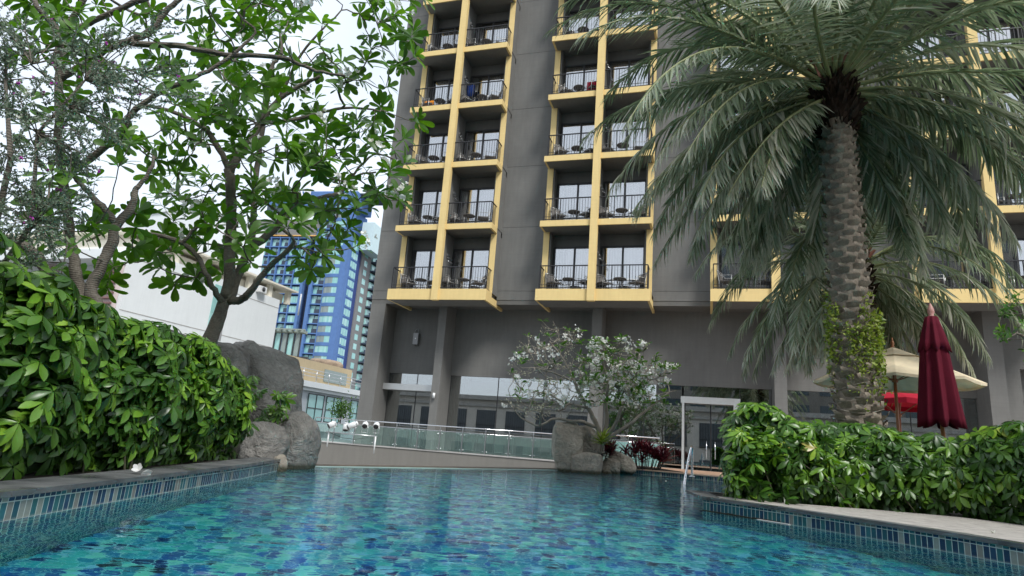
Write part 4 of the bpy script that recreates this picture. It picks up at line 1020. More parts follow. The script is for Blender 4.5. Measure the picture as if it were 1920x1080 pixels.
# ------------------------------------------------------------------ branching trees
def grow(name, limbs, targets, seed, label, barkm, leafL=.28, nleaf=(8, 12), flower=0, flowerscale=1.0, bare=0, tip_r=.011, leaf_m=None, group=None, cat='tree', fork=(1, 3), base_off=None, expo=.42, stub=.16):
    """limbs: list of lists of (px,py,Y,radius); targets: Vector tips; everything grows from the limbs"""
    rr = random.Random(seed); r = np.random.default_rng(seed)
    nodes = []; par = []; rad = []; fixed = []
    for li, limb in enumerate(limbs):
        pts = [at(a, b_, c) if d is not None else Vector((a, b_, c)) for a, b_, c, d in limb]
        cps = catmull(pts, 5); n = len(cps); rs = [limb[min(len(limb)-1, int(i/5))][3]*(1-(i % 5)/5)+limb[min(len(limb)-1, int(i/5)+1)][3]*((i % 5)/5) for i in range(n)]
        # snap start to the nearest existing node
        prev = -1
        if li:
            q = min(range(len(nodes)), key=lambda k: (nodes[k]-cps[0]).length)
            if (nodes[q]-cps[0]).length < .6: prev = q
        for i, p in enumerate(cps):
            nodes.append(p+Vector((r.normal(0, .006), r.normal(0, .006), r.normal(0, .006)))); par.append(prev); rad.append(rs[i]); fixed.append(True); prev = len(nodes)-1
    base = nodes[0].copy()
    tg = list(targets); order = sorted(range(len(tg)), key=lambda k: min((nodes[j]-tg[k]).length for j in range(0, len(nodes), 2)))
    tips = []
    arr = [n.copy() for n in nodes]
    for k in order:
        T = tg[k]; A = np.array([tuple(n) for n in nodes]); d = np.linalg.norm(A-np.array(T), axis=1)
        j = int(np.argmin(d + .35*np.maximum(0, A[:, 2]-T.z)))
        if d[j] < .12: continue
        s = nodes[j]; dv = T-s; L = dv.length
        out = (s-nodes[par[j]]).normalized() if par[j] >= 0 else Vector((0, 0, 1))
        c1 = s+out*L*.3+Vector((rr.uniform(-.1, .1), rr.uniform(-.1, .1), rr.uniform(-.12, .08)))*L
        c2 = T-(Vector((dv.x*.5, dv.y*.5, abs(dv.z)*.6+.25*L)).normalized())*L*.3
        m = max(3, int(L/.1)); prev = j
        for i in range(1, m+1):
            t_ = i/m; p = s*(1-t_)**3+c1*(3*t_*(1-t_)**2)+c2*(3*t_*t_*(1-t_))+T*t_**3
            p += Vector((rr.uniform(-1, 1), rr.uniform(-1, 1), rr.uniform(-1, 1)))*.008
            nodes.append(p); par.append(prev); rad.append(0); fixed.append(False); prev = len(nodes)-1
        d0 = (nodes[prev]-nodes[par[prev]]).normalized()
        tips.append((prev, d0))
        for q in range(rr.randint(*fork)-1):
            dd = (d0+Vector((rr.uniform(-1, 1), rr.uniform(-1, 1), rr.uniform(-.3, .9)))*.9).normalized()*rr.uniform(stub*.7, stub*1.5)
            a = nodes[prev]+dd*.5+Vector((0, 0, -.01)); nodes.append(a); par.append(prev); rad.append(0); fixed.append(False)
            e = nodes[prev]+dd+Vector((0, 0, .02)); nodes.append(e); par.append(len(nodes)-2); rad.append(0); fixed.append(False); tips.append((len(nodes)-1, dd.normalized()))
    cnt = [0]*len(nodes); kids = [[] for _ in nodes]
    for i, p in enumerate(par):
        if p >= 0: kids[p].append(i)
    for i in range(len(nodes)-1, -1, -1):
        cnt[i] += 1 if not kids[i] else 0
        if par[i] >= 0: cnt[par[i]] += cnt[i]
    for i in range(len(nodes)):
        if not fixed[i]: rad[i] = tip_r*max(1, cnt[i])**expo
    for i in range(len(nodes)):
        if not fixed[i] and par[i] >= 0 and rad[i] > rad[par[i]]*.95: rad[i] = rad[par[i]]*.95
    root = empty(name, base, 0, label, cat, group)
    b = MB(); done = set()
    def chain(start, frm):
        pts = []; rs = []
        if frm >= 0: pts.append(nodes[frm]-base); rs.append(min(rad[frm], rad[start]*1.15))
        i = start; stack = []
        while True:
            pts.append(nodes[i]-base); rs.append(rad[i]); ks = kids[i]
            if not ks: break
            best = max(ks, key=lambda q: (fixed[q], cnt[q]))
            for q in ks:
                if q != best: stack.append((q, i))
            i = best
        b.tube(pts, rs, 10 if rs[0] > .05 else (7 if rs[0] > .02 else 5), cap=True, wob=.18)
        return stack
    st_ = [(i, -1) for i, p in enumerate(par) if p < 0]
    while st_:
        i, f = st_.pop(); st_ += chain(i, f)
    b.build('trunk', barkm, root)
    LV = []; LN = []; LP_ = []; LS = []; LT = []; FP = []; FD = []
    for i, d in tips:
        p = nodes[i]; d = Vector((d.x, d.y, d.z+.25)).normalized()
        tone = rr.random()
        fl = rr.random() < flower
        if rr.random() < bare and not fl: continue
        if fl:
            c = p+d*.10*flowerscale
            for _ in range(rr.randint(7, 14)):
                FP.append(c+Vector((rr.gauss(0, 1), rr.gauss(0, 1), rr.gauss(0, .8)))*.05*flowerscale); FD.append((FP[-1]-p+d*.05).normalized())
        if rr.random() < bare: continue
        u = d.orthogonal().normalized(); w = d.cross(u); n = rr.randint(*nleaf)
        for k in range(n):
            a = 2.399*k+rr.uniform(-.25, .25); el = .15+1.15*(k/n)**.8+rr.uniform(-.15, .2)   # inner leaves upright
            el = max(.1, 1.45-el)
            dd = (d*math.sin(el*.75)+(u*math.cos(a)+w*math.sin(a))*math.cos(el*.75)); dd.z -= .10*rr.random()
            LV.append(tuple(dd)); LN.append(tuple(d+Vector((rr.uniform(-.25, .25), rr.uniform(-.25, .25), .25)))); LP_.append(tuple(p-base+d*.02*(k % 3)))
            LS.append(leafL*rr.uniform(.6, 1.15)*(1-.25*math.sin(el*.75)**3)); LT.append(min(1, max(0, .15+.5*tone+rr.uniform(-.15, .2))))
    if LV:
        Mx = frames(np.array(LV), np.array(LN))*np.array(LS)[:, None, None]
        inst_mesh('crown', leaf_m or M['leaf_f'], fr_leaf[0], fr_leaf[1], Mx, np.array(LP_), np.array(LT), root, smooth=True)
    if FP: flowers(FP, FD, base, root, flowerscale, r)
    return root, nodes, tips
def flower_tpl():
    V = []; F = []
    for k in range(5):
        v, f = leaf_tpl(1, .72, [(0, .15), (.3, .6), (.7, 1), (1, .35)], -.25, .15); v = xf(v, rotz(2*PI*k/5) @ roty(-.45))
        F += [tuple(i+len(V) for i in q) for q in f]; V += [tuple(p) for p in v]
    return V, F
FT = flower_tpl()
def flowers(FP, FD, base, root, s, r, size=.034):
    P = np.array([tuple(p-base) for p in FP]); Z = unit(np.array([tuple(d) for d in FD])+r.normal(0, .3, (len(FP), 3)))
    X = unit(np.cross(Z, r.normal(0, 1, Z.shape))); Y = np.cross(Z, X)
    Mx = np.stack([X, Y, Z], 2)*(size*s*(.7+.6*r.random(len(P))))[:, None, None]
    inst_mesh('flowers', M['petal'], FT[0], FT[1], Mx, P, r.random(len(P)), root, smooth=True)
def in_poly(x, y, poly):
    c = False; j = len(poly)-1
    for i in range(len(poly)):
        if (poly[i][1] > y) != (poly[j][1] > y) and x < (poly[j][0]-poly[i][0])*(y-poly[i][1])/(poly[j][1]-poly[i][1])+poly[i][0]: c = not c
        j = i
    return c
def sample(poly, n, Y0, Y1, seed, mind=.2):
    r = random.Random(seed); xs = [p[0] for p in poly]; ys = [p[1] for p in poly]; out = []; tries = 0
    while len(out) < n and tries < n*80:
        tries += 1; x = r.uniform(min(xs), max(xs)); y = r.uniform(min(ys), max(ys))
        if not in_poly(x, y, poly): continue
        p = at(x, y, r.uniform(Y0, Y1))
        if all((p-q).length > mind for q in out): out.append(p)
    return out
# --- main frangipani (centre-left)
Y = 8.6
L1 = [
 [(372, 700, Y, 0.122), (388, 650, Y, 0.103), (408, 600, Y, 0.087), (426, 548, Y, 0.084), (431, 480, Y, 0.076), (433, 420, Y, 0.072), (433, 365, Y, 0.068), (431, 320, Y, 0.065)],
 [(431, 322, Y, 0.053), (417, 290, Y-.05, 0.042), (392, 250, Y-.1, 0.038), (350, 220, Y-.2, 0.032), (300, 203, Y-.3, 0.026), (270, 197, Y-.4, 0.020)],
 [(431, 322, Y, 0.061), (450, 288, Y, 0.052), (472, 262, Y, 0.047), (490, 230, Y, 0.044), (520, 190, Y, 0.038), (565, 160, Y-.1, 0.030), (600, 143, Y-.2, 0.023)],
 [(492, 232, Y, 0.034), (540, 226, Y+.1, 0.027), (590, 215, Y+.2, 0.024), (640, 203, Y+.3, 0.021), (700, 205, Y+.3, 0.015)],
 [(430, 560, Y, 0.068), (450, 505, Y+.15, 0.061), (470, 465, Y+.25, 0.057), (505, 438, Y+.35, 0.052), (542, 402, Y+.5, 0.046), (568, 380, Y+.6, 0.040), (612, 368, Y+.7, 0.035), (640, 360, Y+.8, 0.030), (655, 335, Y+.8, 0.023), (705, 322, Y+.9, 0.015)],
 [(472, 462, Y+.25, 0.053), (475, 410, Y+.3, 0.046), (480, 330, Y+.4, 0.042), (492, 240, Y+.4, 0.038), (500, 165, Y+.4, 0.034), (510, 125, Y+.4, 0.030), (528, 98, Y+.4, 0.023), (524, 60, Y+.4, 0.015)],
 [(433, 565, Y, 0.057), (452, 562, Y-.1, 0.052), (470, 547, Y-.2, 0.046), (502, 503, Y-.35, 0.038), (547, 463, Y-.5, 0.032)],
 [(422, 572, Y, 0.046), (402, 545, Y-.2, 0.038), (386, 512, Y-.3, 0.034), (366, 476, Y-.4, 0.032), (340, 455, Y-.5, 0.030), (300, 442, Y-.6, 0.026), (250, 434, Y-.7, 0.021), (205, 430, Y-.7, 0.017), (160, 455, Y-.7, 0.012)],
 [(342, 455, Y-.5, 0.026), (365, 430, Y-.5, 0.020), (397, 420, Y-.5, 0.014)],
 [(640, 360, Y+.8, 0.023), (632, 400, Y+.8, 0.017), (625, 425, Y+.8, 0.014), (610, 455, Y+.8, 0.011)],
 [(655, 335, Y+.8, 0.021), (700, 290, Y+.8, 0.017), (740, 300, Y+.8, 0.012)],
 [(520, 190, Y, 0.023), (560, 110, Y-.2, 0.020), (600, 60, Y-.3, 0.015), (640, 20, Y-.3, 0.011)],
]
polyA = [(300, 330), (330, 190), (420, 60), (520, -60), (760, -60), (775, 60), (790, 170), (770, 300), (760, 400), (665, 485), (590, 510), (510, 480), (440, 520), (330, 540), (250, 500), (300, 430)]
tA = sample(polyA, 185, 7.4, 9.9, 3, .26)
tA += [at(x, y, Y+d) for x, y, d in [(240, 492, -.7), (262, 440, -.7), (290, 470, -.7), (205, 520, -.7), (560, 470, -.5), (600, 440, .6), (625, 470, .6), (650, 420, .8), (700, 350, .9), (745, 375, .9), (735, 300, .9), (610, 395, .2), (540, 360, -.6), (520, 420, -.5), (500, 380, -.7), (390, 470, -.4), (380, 400, -.5)]]
grow('frangipani_tree', L1, tA, 21, 'leafy frangipani tree rising behind the big grey rock, centre left', M['bark'], .275, (7, 11), .12, 1.45, fork=(1, 2), tip_r=.0085)
# --- second frangipani (far left)
Y = 6.4
L2 = [
 [(205, 640, Y, 0.072), (172, 552, Y, 0.061), (187, 507, Y, 0.054), (207, 460, Y, 0.050), (220, 423, Y, 0.049), (247, 388, Y, 0.040), (252, 362, Y, 0.032), (262, 345, Y, 0.025), (285, 315, Y, 0.020), (288, 293, Y, 0.014)],
 [(220, 423, Y, 0.040), (197, 392, Y-.1, 0.032), (165, 360, Y-.1, 0.029), (140, 330, Y-.1, 0.022)],
 [(205, 640, Y, 0.065), (156, 560, Y+.1, 0.061), (141, 500, Y+.1, 0.054), (131, 450, Y+.1, 0.050), (127, 400, Y, 0.049), (116, 320, Y, 0.045), (110, 200, Y-.1, 0.042), (123, 67, Y-.1, 0.036), (157, 0, Y-.2, 0.032), (165, -60, Y-.2, 0.029)],
 [(205, 640, Y, 0.058), (112, 552, Y-.2, 0.054), (76, 490, Y-.3, 0.047), (38, 457, Y-.4, 0.043), (-20, 440, Y-.5, 0.036)],
 [(112, 340, Y, 0.043), (140, 317, Y-.1, 0.040), (213, 263, Y-.2, 0.037), (247, 213, Y-.25, 0.032), (290, 180, Y-.3, 0.029), (333, 157, Y-.35, 0.026), (367, 143, Y-.4, 0.023), (427, 110, Y-.4, 0.019), (480, 62, Y-.4, 0.013)],
 [(112, 150, Y-.1, 0.036), (200, 92, Y-.2, 0.040), (267, 67, Y-.3, 0.036), (310, 25, Y-.35, 0.030), (343, -10, Y-.4, 0.025)],
 [(147, 53, Y-.1, 0.032), (200, 28, Y-.2, 0.032), (287, -8, Y-.3, 0.029)],
 [(250, 82, Y-.3, 0.036), (330, 86, Y-.3, 0.032), (420, 100, Y-.3, 0.027), (530, 107, Y-.3, 0.023), (580, 128, Y-.3, 0.019), (645, 143, Y-.3, 0.013)],
 [(105, 120, Y-.1, 0.036), (110, 60, Y-.1, 0.032), (75, 20, Y-.2, 0.029), (55, -20, Y-.2, 0.025)],
]
polyB = [(60, 560), (60, 300), (60, -60), (560, -60), (600, 60), (560, 130), (430, 180), (330, 240), (300, 330), (330, 400), (250, 470), (190, 480), (150, 530)]
tB = sample(polyB, 100, 5.3, 7.6, 5, .22)
grow('frangipani_tree', L2, tB, 22, 'older frangipani with lichened trunks behind the left hedge, furthest left', M['bark'], .215, (7, 11), .08, .9, fork=(1, 2), tip_r=.008)
fc = empty('frangipani_blossom', at(565, 3, 5.2), 0, 'large white blossom cluster hanging at the top edge above the trees', 'flower')
flowers([at(565, 0, 5.2)+Vector((random.gauss(0, .05), random.gauss(0, .04), random.gauss(0, .025))) for _ in range(20)], [Vector((random.gauss(0, .5), -.6, -.5)) for _ in range(20)], at(565, 3, 5.2), fc, 1.1, rng)
b = MB(); b.tube([(0, 0, 0), (.02, 0, .12), (.1, 0, .25)], [.008, .01, .012], 5); b.build('stalk', M['barkpale'], fc)
# --- silver sage (fine grey-green foliage, left)
def sage():
    r = np.random.default_rng(33); rr = random.Random(33)
    root = empty('silver_sage_shrub', (-3.6, 4.6, .13), 0, 'silvery grey green shrub with tiny leaves and purple flowers, upper left', 'shrub')
    base = Vector((-3.6, 4.6, .13)); b = MB(); LPp = []; LD = []; FLp = []
    stems = []
    poly = [(-60, -30), (60, 20), (130, 60), (230, 130), (330, 140), (370, 180), (230, 260), (190, 300), (160, 340), (170, 430), (120, 450), (90, 520), (-60, 560)]
    tg = sample(poly, 120, 3.9, 5.0, 8, .10)+[at(x, y, 4.4) for x, y in [(200, 50), (330, 30), (345, 60), (310, 15), (190, 60), (240, 170), (300, 130), (360, 125)]]
    hub = [at(-40, 560, 4.6), at(20, 520, 4.5), at(60, 420, 4.5), at(20, 300, 4.5), at(70, 250, 4.4), at(130, 200, 4.4), at(10, 150, 4.4), at(60, 120, 4.4), at(160, 150, 4.4), at(-40, 380, 4.6)]
    b.tube([base-base, hub[0]-base, hub[3]-base, hub[6]-base], [.03, .025, .02, .01], 6); b.tube([hub[0]-base, hub[2]-base, hub[4]-base, hub[8]-base], [.022, .018, .014, .008], 6)
    for T in tg:
        s = min(hub, key=lambda h: (h-T).length+rr.random()*.15); L = (T-s).length
        pts = [s, s.lerp(T, .5)+Vector((rr.gauss(0, .05), rr.gauss(0, .05), .06+rr.gauss(0, .04))), T]; pts = catmull(pts, 6)
        b.tube([p-base for p in pts], [.005*(1-.6*i/len(pts)) for i in range(len(pts))], 4, cap=False)
        path = pts
        for q in range(rr.randint(6, 9)):           # side sprigs
            a = path[rr.randint(len(path)//3, len(path)-1)]; d = ((T-s).normalized()+Vector((rr.gauss(0, .7), rr.gauss(0, .7), rr.gauss(.1, .6)))).normalized(); l = rr.uniform(.09, .2)
            e = a+d*l; b.tube([a-base, e-base], [.0025, .0015], 3, cap=False)
            for k in range(int(l/.006)):
                t_ = k*.006/l; LPp.append(tuple(a.lerp(e, t_)-base)); LD.append(tuple(d*.7+Vector((rr.gauss(0, 1), rr.gauss(0, 1), rr.gauss(0, 1)))*.6))
            if rr.random() < .03: FLp.append(e)
    b.build('branches', M['bark'], root)
    v, f = leaf_tpl(1, .5, [(0, .2), (.5, 1), (1, .2)], .2, .2); P = np.array(LPp); D = np.array(LD)
    Mx = frames(D, r.normal(0, 1, D.shape)+np.array([0, 0, .6]))*(.023*(.6+.7*r.random(len(P))))[:, None, None]
    tn = np.clip(.35+.3*np.array([mnoise.noise(Vector(p)*3) for p in LPp])+.3*r.random(len(P)), 0, 1)
    inst_mesh('foliage', M['leaf_s'], v, f, Mx, P, tn, root)
    if FLp:
        P = np.array([tuple(p-base) for p in FLp for _ in range(4)])+r.normal(0, .006, (4*len(FLp), 3)); Z = unit(r.normal(0, 1, P.shape)); X = unit(np.cross(Z, r.normal(0, 1, Z.shape)))
        inst_mesh('flowers', M['petal_p'], FT[0], FT[1], np.stack([X, np.cross(Z, X), Z], 2)*.012, P, None, root)
    print('sage leaves', len(LPp))
sage()
# --- small blossoming frangipani on the far rocks
Y = 17.2
def lb(*a): return [tuple(x) for x in a]
L3 = [
 lb((1128, 850, Y, 0.088), (1126, 825, Y, 0.072), (1120, 800, Y, 0.066), (1105, 770, Y, 0.055), (1085, 735, Y, 0.047), (1070, 700, Y, 0.039), (1050, 665, Y, 0.028), (1030, 640, Y, 0.019)),
 lb((1126, 825, Y, 0.061), (1138, 790, Y, 0.050), (1135, 750, Y, 0.044), (1140, 715, Y, 0.036), (1130, 680, Y, 0.028), (1125, 645, Y, 0.017)),
 lb((1128, 830, Y, 0.061), (1152, 800, Y-.2, 0.050), (1165, 765, Y-.3, 0.041), (1180, 735, Y-.3, 0.033), (1205, 705, Y-.3, 0.025), (1225, 680, Y-.3, 0.017)),
 lb((1128, 832, Y, 0.055), (1165, 805, Y+.1, 0.047), (1200, 780, Y+.2, 0.039), (1235, 750, Y+.2, 0.028), (1255, 735, Y+.2, 0.019)),
 lb((1115, 800, Y, 0.050), (1090, 790, Y-.3, 0.044), (1070, 790, Y-.4, 0.039), (1040, 785, Y-.5, 0.033), (1010, 798, Y-.6, 0.028), (980, 785, Y-.6, 0.019), (965, 770, Y-.6, 0.014)),
 lb((1100, 765, Y, 0.033), (1060, 755, Y+.2, 0.028), (1030, 740, Y+.3, 0.022), (1000, 735, Y+.3, 0.017), (975, 745, Y+.3, 0.011)),
 lb((1075, 715, Y, 0.028), (1040, 700, Y-.3, 0.022), (1005, 690, Y-.4, 0.017), (980, 690, Y-.4, 0.011)),
]
polyC = [(955, 760), (960, 700), (985, 640), (1030, 612), (1080, 625), (1130, 640), (1200, 655), (1260, 665), (1275, 700), (1250, 755), (1210, 770), (1160, 770), (1100, 770), (1040, 780), (985, 800)]
polyL = [(955, 760), (960, 700), (985, 640), (1030, 612), (1075, 622), (1110, 700), (1100, 770), (1040, 780), (985, 800)]
polyR = [(1110, 640), (1200, 655), (1245, 670), (1258, 700), (1255, 745), (1210, 765), (1160, 765), (1110, 760)]
t3 = sample(polyL, 190, 15.9, 18.4, 9, .14)+sample(polyR, 130, 15.9, 18.4, 10, .16)
root3, nodes3, tips3 = grow('blossoming_frangipani', L3, t3, 23, 'low spreading frangipani, mostly bare and full of white blossom, on the far rocks', M['barkpale'], .15, (4, 7), .0, 1, .93, .0075, cat='tree', fork=(2, 4), expo=.40, stub=.2)
r = np.random.default_rng(5); FP = []; FD = []; BP = []; LVv = []; LPp = []
for i, d in tips3:
    p = nodes3[i]; right = p.x > 1.9
    q = r.random()
    if q < (.33 if right else .08):
        for _ in range(r.integers(5, 12)): FP.append(p+Vector(r.normal(0, .045, 3))); FD.append(d+Vector((0, -.3, .1)))
    elif q < .62:
        for _ in range(r.integers(3, 7)): BP.append(p+Vector(r.normal(0, .035, 3)))
    if right and r.random() < .5 or r.random() < .08:
        for k in range(r.integers(4, 8)): LVv.append(tuple(Vector((r.normal(0, 1), r.normal(0, 1), .3+.4*r.random())))); LPp.append(tuple(p-nodes3[0]))
flowers(FP, FD, nodes3[0], root3, 1.0, r, .048)
P = np.array([tuple(p-nodes3[0]) for p in BP]); D = r.normal(0, 1, P.shape)
v, f = leaf_tpl(1, .5, [(0, .3), (.5, 1), (1, .3)], .2, .3)
inst_mesh('buds', M['petal_y'], v, f, frames(D, r.normal(0, 1, P.shape))*.035, P, r.random(len(P)), root3)
D = np.array(LVv); inst_mesh('crown', M['leaf_f'], fr_leaf[0], fr_leaf[1], frames(D, D*0+np.array([0, 0, 1])+r.normal(0, .2, D.shape))*.19, np.array(LPp), .1+.5*r.random(len(D)), root3, smooth=True)
# ------------------------------------------------------------------ palms
def palm(name, base, top, r0_, r1_, nf, flen, seed, label, lean=None, skirt=1.0, tipdead=.35, drop=1.0, down=-.9):
    rr = random.Random(seed); r = np.random.default_rng(seed)
    base = Vector(base); top = Vector(top); root = empty(name, base, 0, label, 'palm', None)
    ax = (top-base); Hh = ax.length; axn = ax.normalized(); u = axn.orthogonal().normalized(); w = axn.cross(u)
    b = MB(); b.tube([Vector((0, 0, -.2))]+[ax*(i/10) for i in range(11)], [r0_*1.05]+[r0_+(r1_-r0_)*(i/10)**.7 for i in range(11)], 16)
    tr = b.build('trunk', M['palmbark'], root)
    # diamond leaf-base scales, helical
    S = MB(); n = int(Hh/.021); 
    PP = []; DD = []; NN = []; SS = []
    for k in range(n):
        h = (k+.5)/n*(Hh-.15); a = k*2.39996; rad = r0_+(r1_-r0_)*(h/Hh)**.7
        o = u*math.cos(a)+w*math.sin(a); PP.append(tuple(axn*h+o*(rad+.004))); DD.append(tuple(axn*.9+o*.32)); NN.append(tuple(o)); SS.append(rad*rr.uniform(.9, 1.1))
    tv = [(-.30, -.33, .0), (-.30, .33, .0), (.04, -.47, .07), (.04, .47, .07), (.40, -.09, .25), (.40, .09, .25), (.12, 0, .27), (-.35, 0, .05), (.36, -.15, .0), (.36, .15, .0)]
    tf = [(7, 0, 2, 6), (1, 7, 6, 3), (6, 2, 4, 5), (6, 5, 3, 6), (4, 8, 9, 5), (2, 8, 4, 4), (3, 5, 9, 9)]
    tf = [q for q in tf if len(set(q)) == 4]+[]
    Mx = frames(np.array(DD), np.array(NN))*(np.array(SS)*.92)[:, None, None]
    inst_mesh('leaf_scars', M['palmbark'], tv, tf, Mx, np.array(PP), None, tr)
    # dark bulge of old boots under the crown
    PP = []; DD = []; NN = []; SS = []; bh = skirt
    for k in range(420):
        q = rr.random(); h = Hh-bh*.2+q*bh*1.15; a = rr.random()*2*PI; rad = r1_*(.95+.72*math.sin(PI*min(1, q*.8+.15))**.8)
        o = u*math.cos(a)+w*math.sin(a); PP.append(tuple(axn*h+o*(rad-.06))); DD.append(tuple(axn*rr.uniform(.2, 1.0)+o*rr.uniform(.3, 1))); NN.append((r.normal(), r.normal(), r.normal())); SS.append(rr.uniform(.12, .3)*r1_/.3)
    b = MB(); b.lathe([(r1_*.8, -bh*.5), (r1_*1.25, -bh*.2), (r1_*1.38, bh*.15), (r1_*1.1, bh*.5), (.02, bh*.7)], 14); 
    bo = b.build('crown_base', M['palmdark'], root); bo.location = ax+axn*bh*.35
    v, f = leaf_tpl(1, .5, [(0, 1), (.6, .8), (1, .3)], .1, .5)
    inst_mesh('old_boots', M['palmdark'], v, f, frames(np.array(DD), np.array(NN))*np.array(SS)[:, None, None], np.array(PP)-np.array(ax+axn*bh*.35), None, bo)
    PP = []; DD = []; SS = []
    for k in range(26): a = rr.random()*2*PI; o = u*math.cos(a)+w*math.sin(a); PP.append(tuple(axn*(bh*.45)+o*r1_*.8)); DD.append(tuple(axn*1.2+o*.6)); SS.append(rr.uniform(.3, .5))
    inst_mesh('rust_sheaths', M['rust'], v, f, frames(np.array(DD), r.normal(0, 1, (26, 3)))*np.array(SS)[:, None, None], np.array(PP), None, bo)
    # fronds
    R = MB(); LPp = []; LD = []; LN = []; LS = []; LT = []
    ctr = ax+axn*bh*.68
    for i in range(nf):
        age = i/(nf-1)                       # 0 young/upright .. 1 old/hanging
        a = i*2.39996+rr.uniform(-.2, .2); el = 1.35-(1.35-down)*age**.85+rr.uniform(-.12, .12)
        o = Vector((math.cos(a), math.sin(a), 0))
        if age > .42 and o.y < -.55-.2*(1-age) : continue
        L = flen*rr.uniform(.85, 1.08)*(.8+.2*math.sin(PI*min(1, age+.25)))*(1-.32*max(0, age-.55)/.45)
        p = ctr+o*r1_*.9+Vector((0, 0, bh*.35-bh*.7*age)); d = (o*math.cos(el)+Vector((0, 0, math.sin(el)))).normalized(); n_ = 22
        side0 = d.cross(Vector((0, 0, 1))).normalized() if abs(d.z) < .99 else Vector((-o.y, o.x, 0)); pts = []; tw = rr.uniform(-.5, .5)
        bend = rr.uniform(.085, .125)*drop*(1.0 if el < .9 else .8); yaw_ = rr.uniform(-.02, .02)
        for k in range(n_+1):
            pts.append((p.copy(), d.copy())); p = p+d*(L/n_)
            g = bend*(.35+1.3*k/n_)*max(.12, math.sqrt(max(0, d.x*d.x+d.y*d.y)))
            d = (d+Vector((0, 0, -g))+side0*yaw_).normalized()
        R.tube([q[0] for q in pts], [.030*(1-.88*k/n_)*flen/4+.003 for k in range(n_+1)], 5, cap=False)
        dead = max(0, age-.30)*1.6*rr.uniform(.4, 1.2)*tipdead; pale = rr.choice([0, .03, .08, .2, .26])
        nl = int(66*(flen/4)**.7)
        for k in range(nl):
            t_ = .10+.89*k/(nl-1); ff = t_*n_; j = min(n_-1, int(ff)); fr_ = ff-j
            q = pts[j][0].lerp(pts[j+1][0], fr_); dd = pts[j][1].lerp(pts[j+1][1], fr_).normalized()
            sd_ = dd.cross(Vector((0, 0, 1))); sd_ = sd_.normalized() if sd_.length > .15 else side0
            upv = sd_.cross(dd).normalized()
            ang = 1.05-.62*t_; ln = .62*(flen/4.4)**.5*(math.sin(PI*(.12+.80*t_))**.6)*rr.uniform(.85, 1.1)
            for sgn in (-1, 1):
                vee = .45*(1-.8*age)-.15*rr.random()
                ld = dd*math.cos(ang)+(sd_*sgn*math.cos(vee+tw*.1*sgn)+upv*math.sin(vee))*math.sin(ang)
                ld = ld+Vector((rr.gauss(0, .13), rr.gauss(0, .13), rr.gauss(0, .12)-.30-.35*age-.3*max(0, t_-.6)*age))
                LPp.append(tuple(q)); LD.append(tuple(ld)); LN.append(tuple(upv+Vector((rr.gauss(0, .25), rr.gauss(0, .25), rr.gauss(0, .25))))); LS.append(ln)
                tt = rr.uniform(.1, .48)+pale
                if rr.random() < dead*(.2+1.5*t_*t_) : tt = rr.uniform(.65, 1)
                elif rr.random() < .05: tt += .25
                LT.append(min(1, tt))
    R.build('midribs', M['rachis'], root)
    v, f = leaf_tpl(1, .068, [(0, .5), (.25, 1), (.6, .85), (1, .06)], .16, .5)
    Mx = frames(np.array(LD), np.array(LN))*np.array(LS)[:, None, None]
    inst_mesh('crown', M['leaf_p'], v, f, Mx, np.array(LPp), np.array(LT), root)
    print('palm leaflets', len(LS))
    return root
b1 = at(1616, 800, 9.0); b1.z = .15; t1 = at(1568, 232, 9.3)
palm('date_palm', b1, t1, .31, .215, 102, 5.0, 41, 'large date palm in the right planter, vine on its thick trunk', skirt=.95, drop=.8, down=-.78, tipdead=1.1)
b2 = at(1602, 790, 12.3); b2.z = .15; t2 = at(1604, 560, 12.6)
palm('date_palm', b2, t2, .26, .20, 60, 3.7, 42, 'shorter date palm standing right behind the large one', skirt=.9, drop=1.25, down=-1.0, tipdead=1.3)
# vine on the palm trunk
def vine():
    r = np.random.default_rng(6); ax = (t1-b1); axn = ax.normalized(); u = axn.orthogonal().normalized(); w = axn.cross(u)
    root = empty('climbing_vine', b1, 0, 'yellow green creeper clinging round the big palm trunk', 'vine'); P = []; D = []; b = MB()
    for s in range(40):
        a = r.uniform(0, 2*PI); h = 1.1+r.random()*1.0; pts = []
        for k in range(26):
            h += r.uniform(-.012, .065); a += r.normal(0, .13); rad = .32
            if h > 3.05: break
            o = u*math.cos(a)+w*math.sin(a); p = axn*h+o*rad; pts.append(p)
            for q in range(r.integers(2, 7)):
                if r.random() < min(1, .12+max(0, h-1.3)*.75): P.append(tuple(p+Vector(r.normal(0, .028, 3)))); D.append(tuple(o*.5+Vector(r.normal(0, .7, 3))))
        if len(pts) > 2: b.tube(pts, .004, 4, cap=False)
    for k in range(7):
        h0 = .55+.17*k; pts = [axn*(h0+.05*math.sin(a*2+k))+(u*math.cos(a)+w*math.sin(a))*.315 for a in [i*2*PI/24 for i in range(25)]]; b.tube(pts, .006, 4, cap=False)
    b.build('vine_stems', M['barkpale'], root)
    v, f = leaf_tpl(1, .55, [(0, .2), (.45, 1), (1, .1)], .1, .2); P = np.array(P); D = np.array(D)
    inst_mesh('foliage', M['leaf_y'], v, f, frames(D, r.normal(0, 1, D.shape))*(.055*(.6+.8*r.random(len(P))))[:, None, None], P, r.random(len(P)), root)
vine()
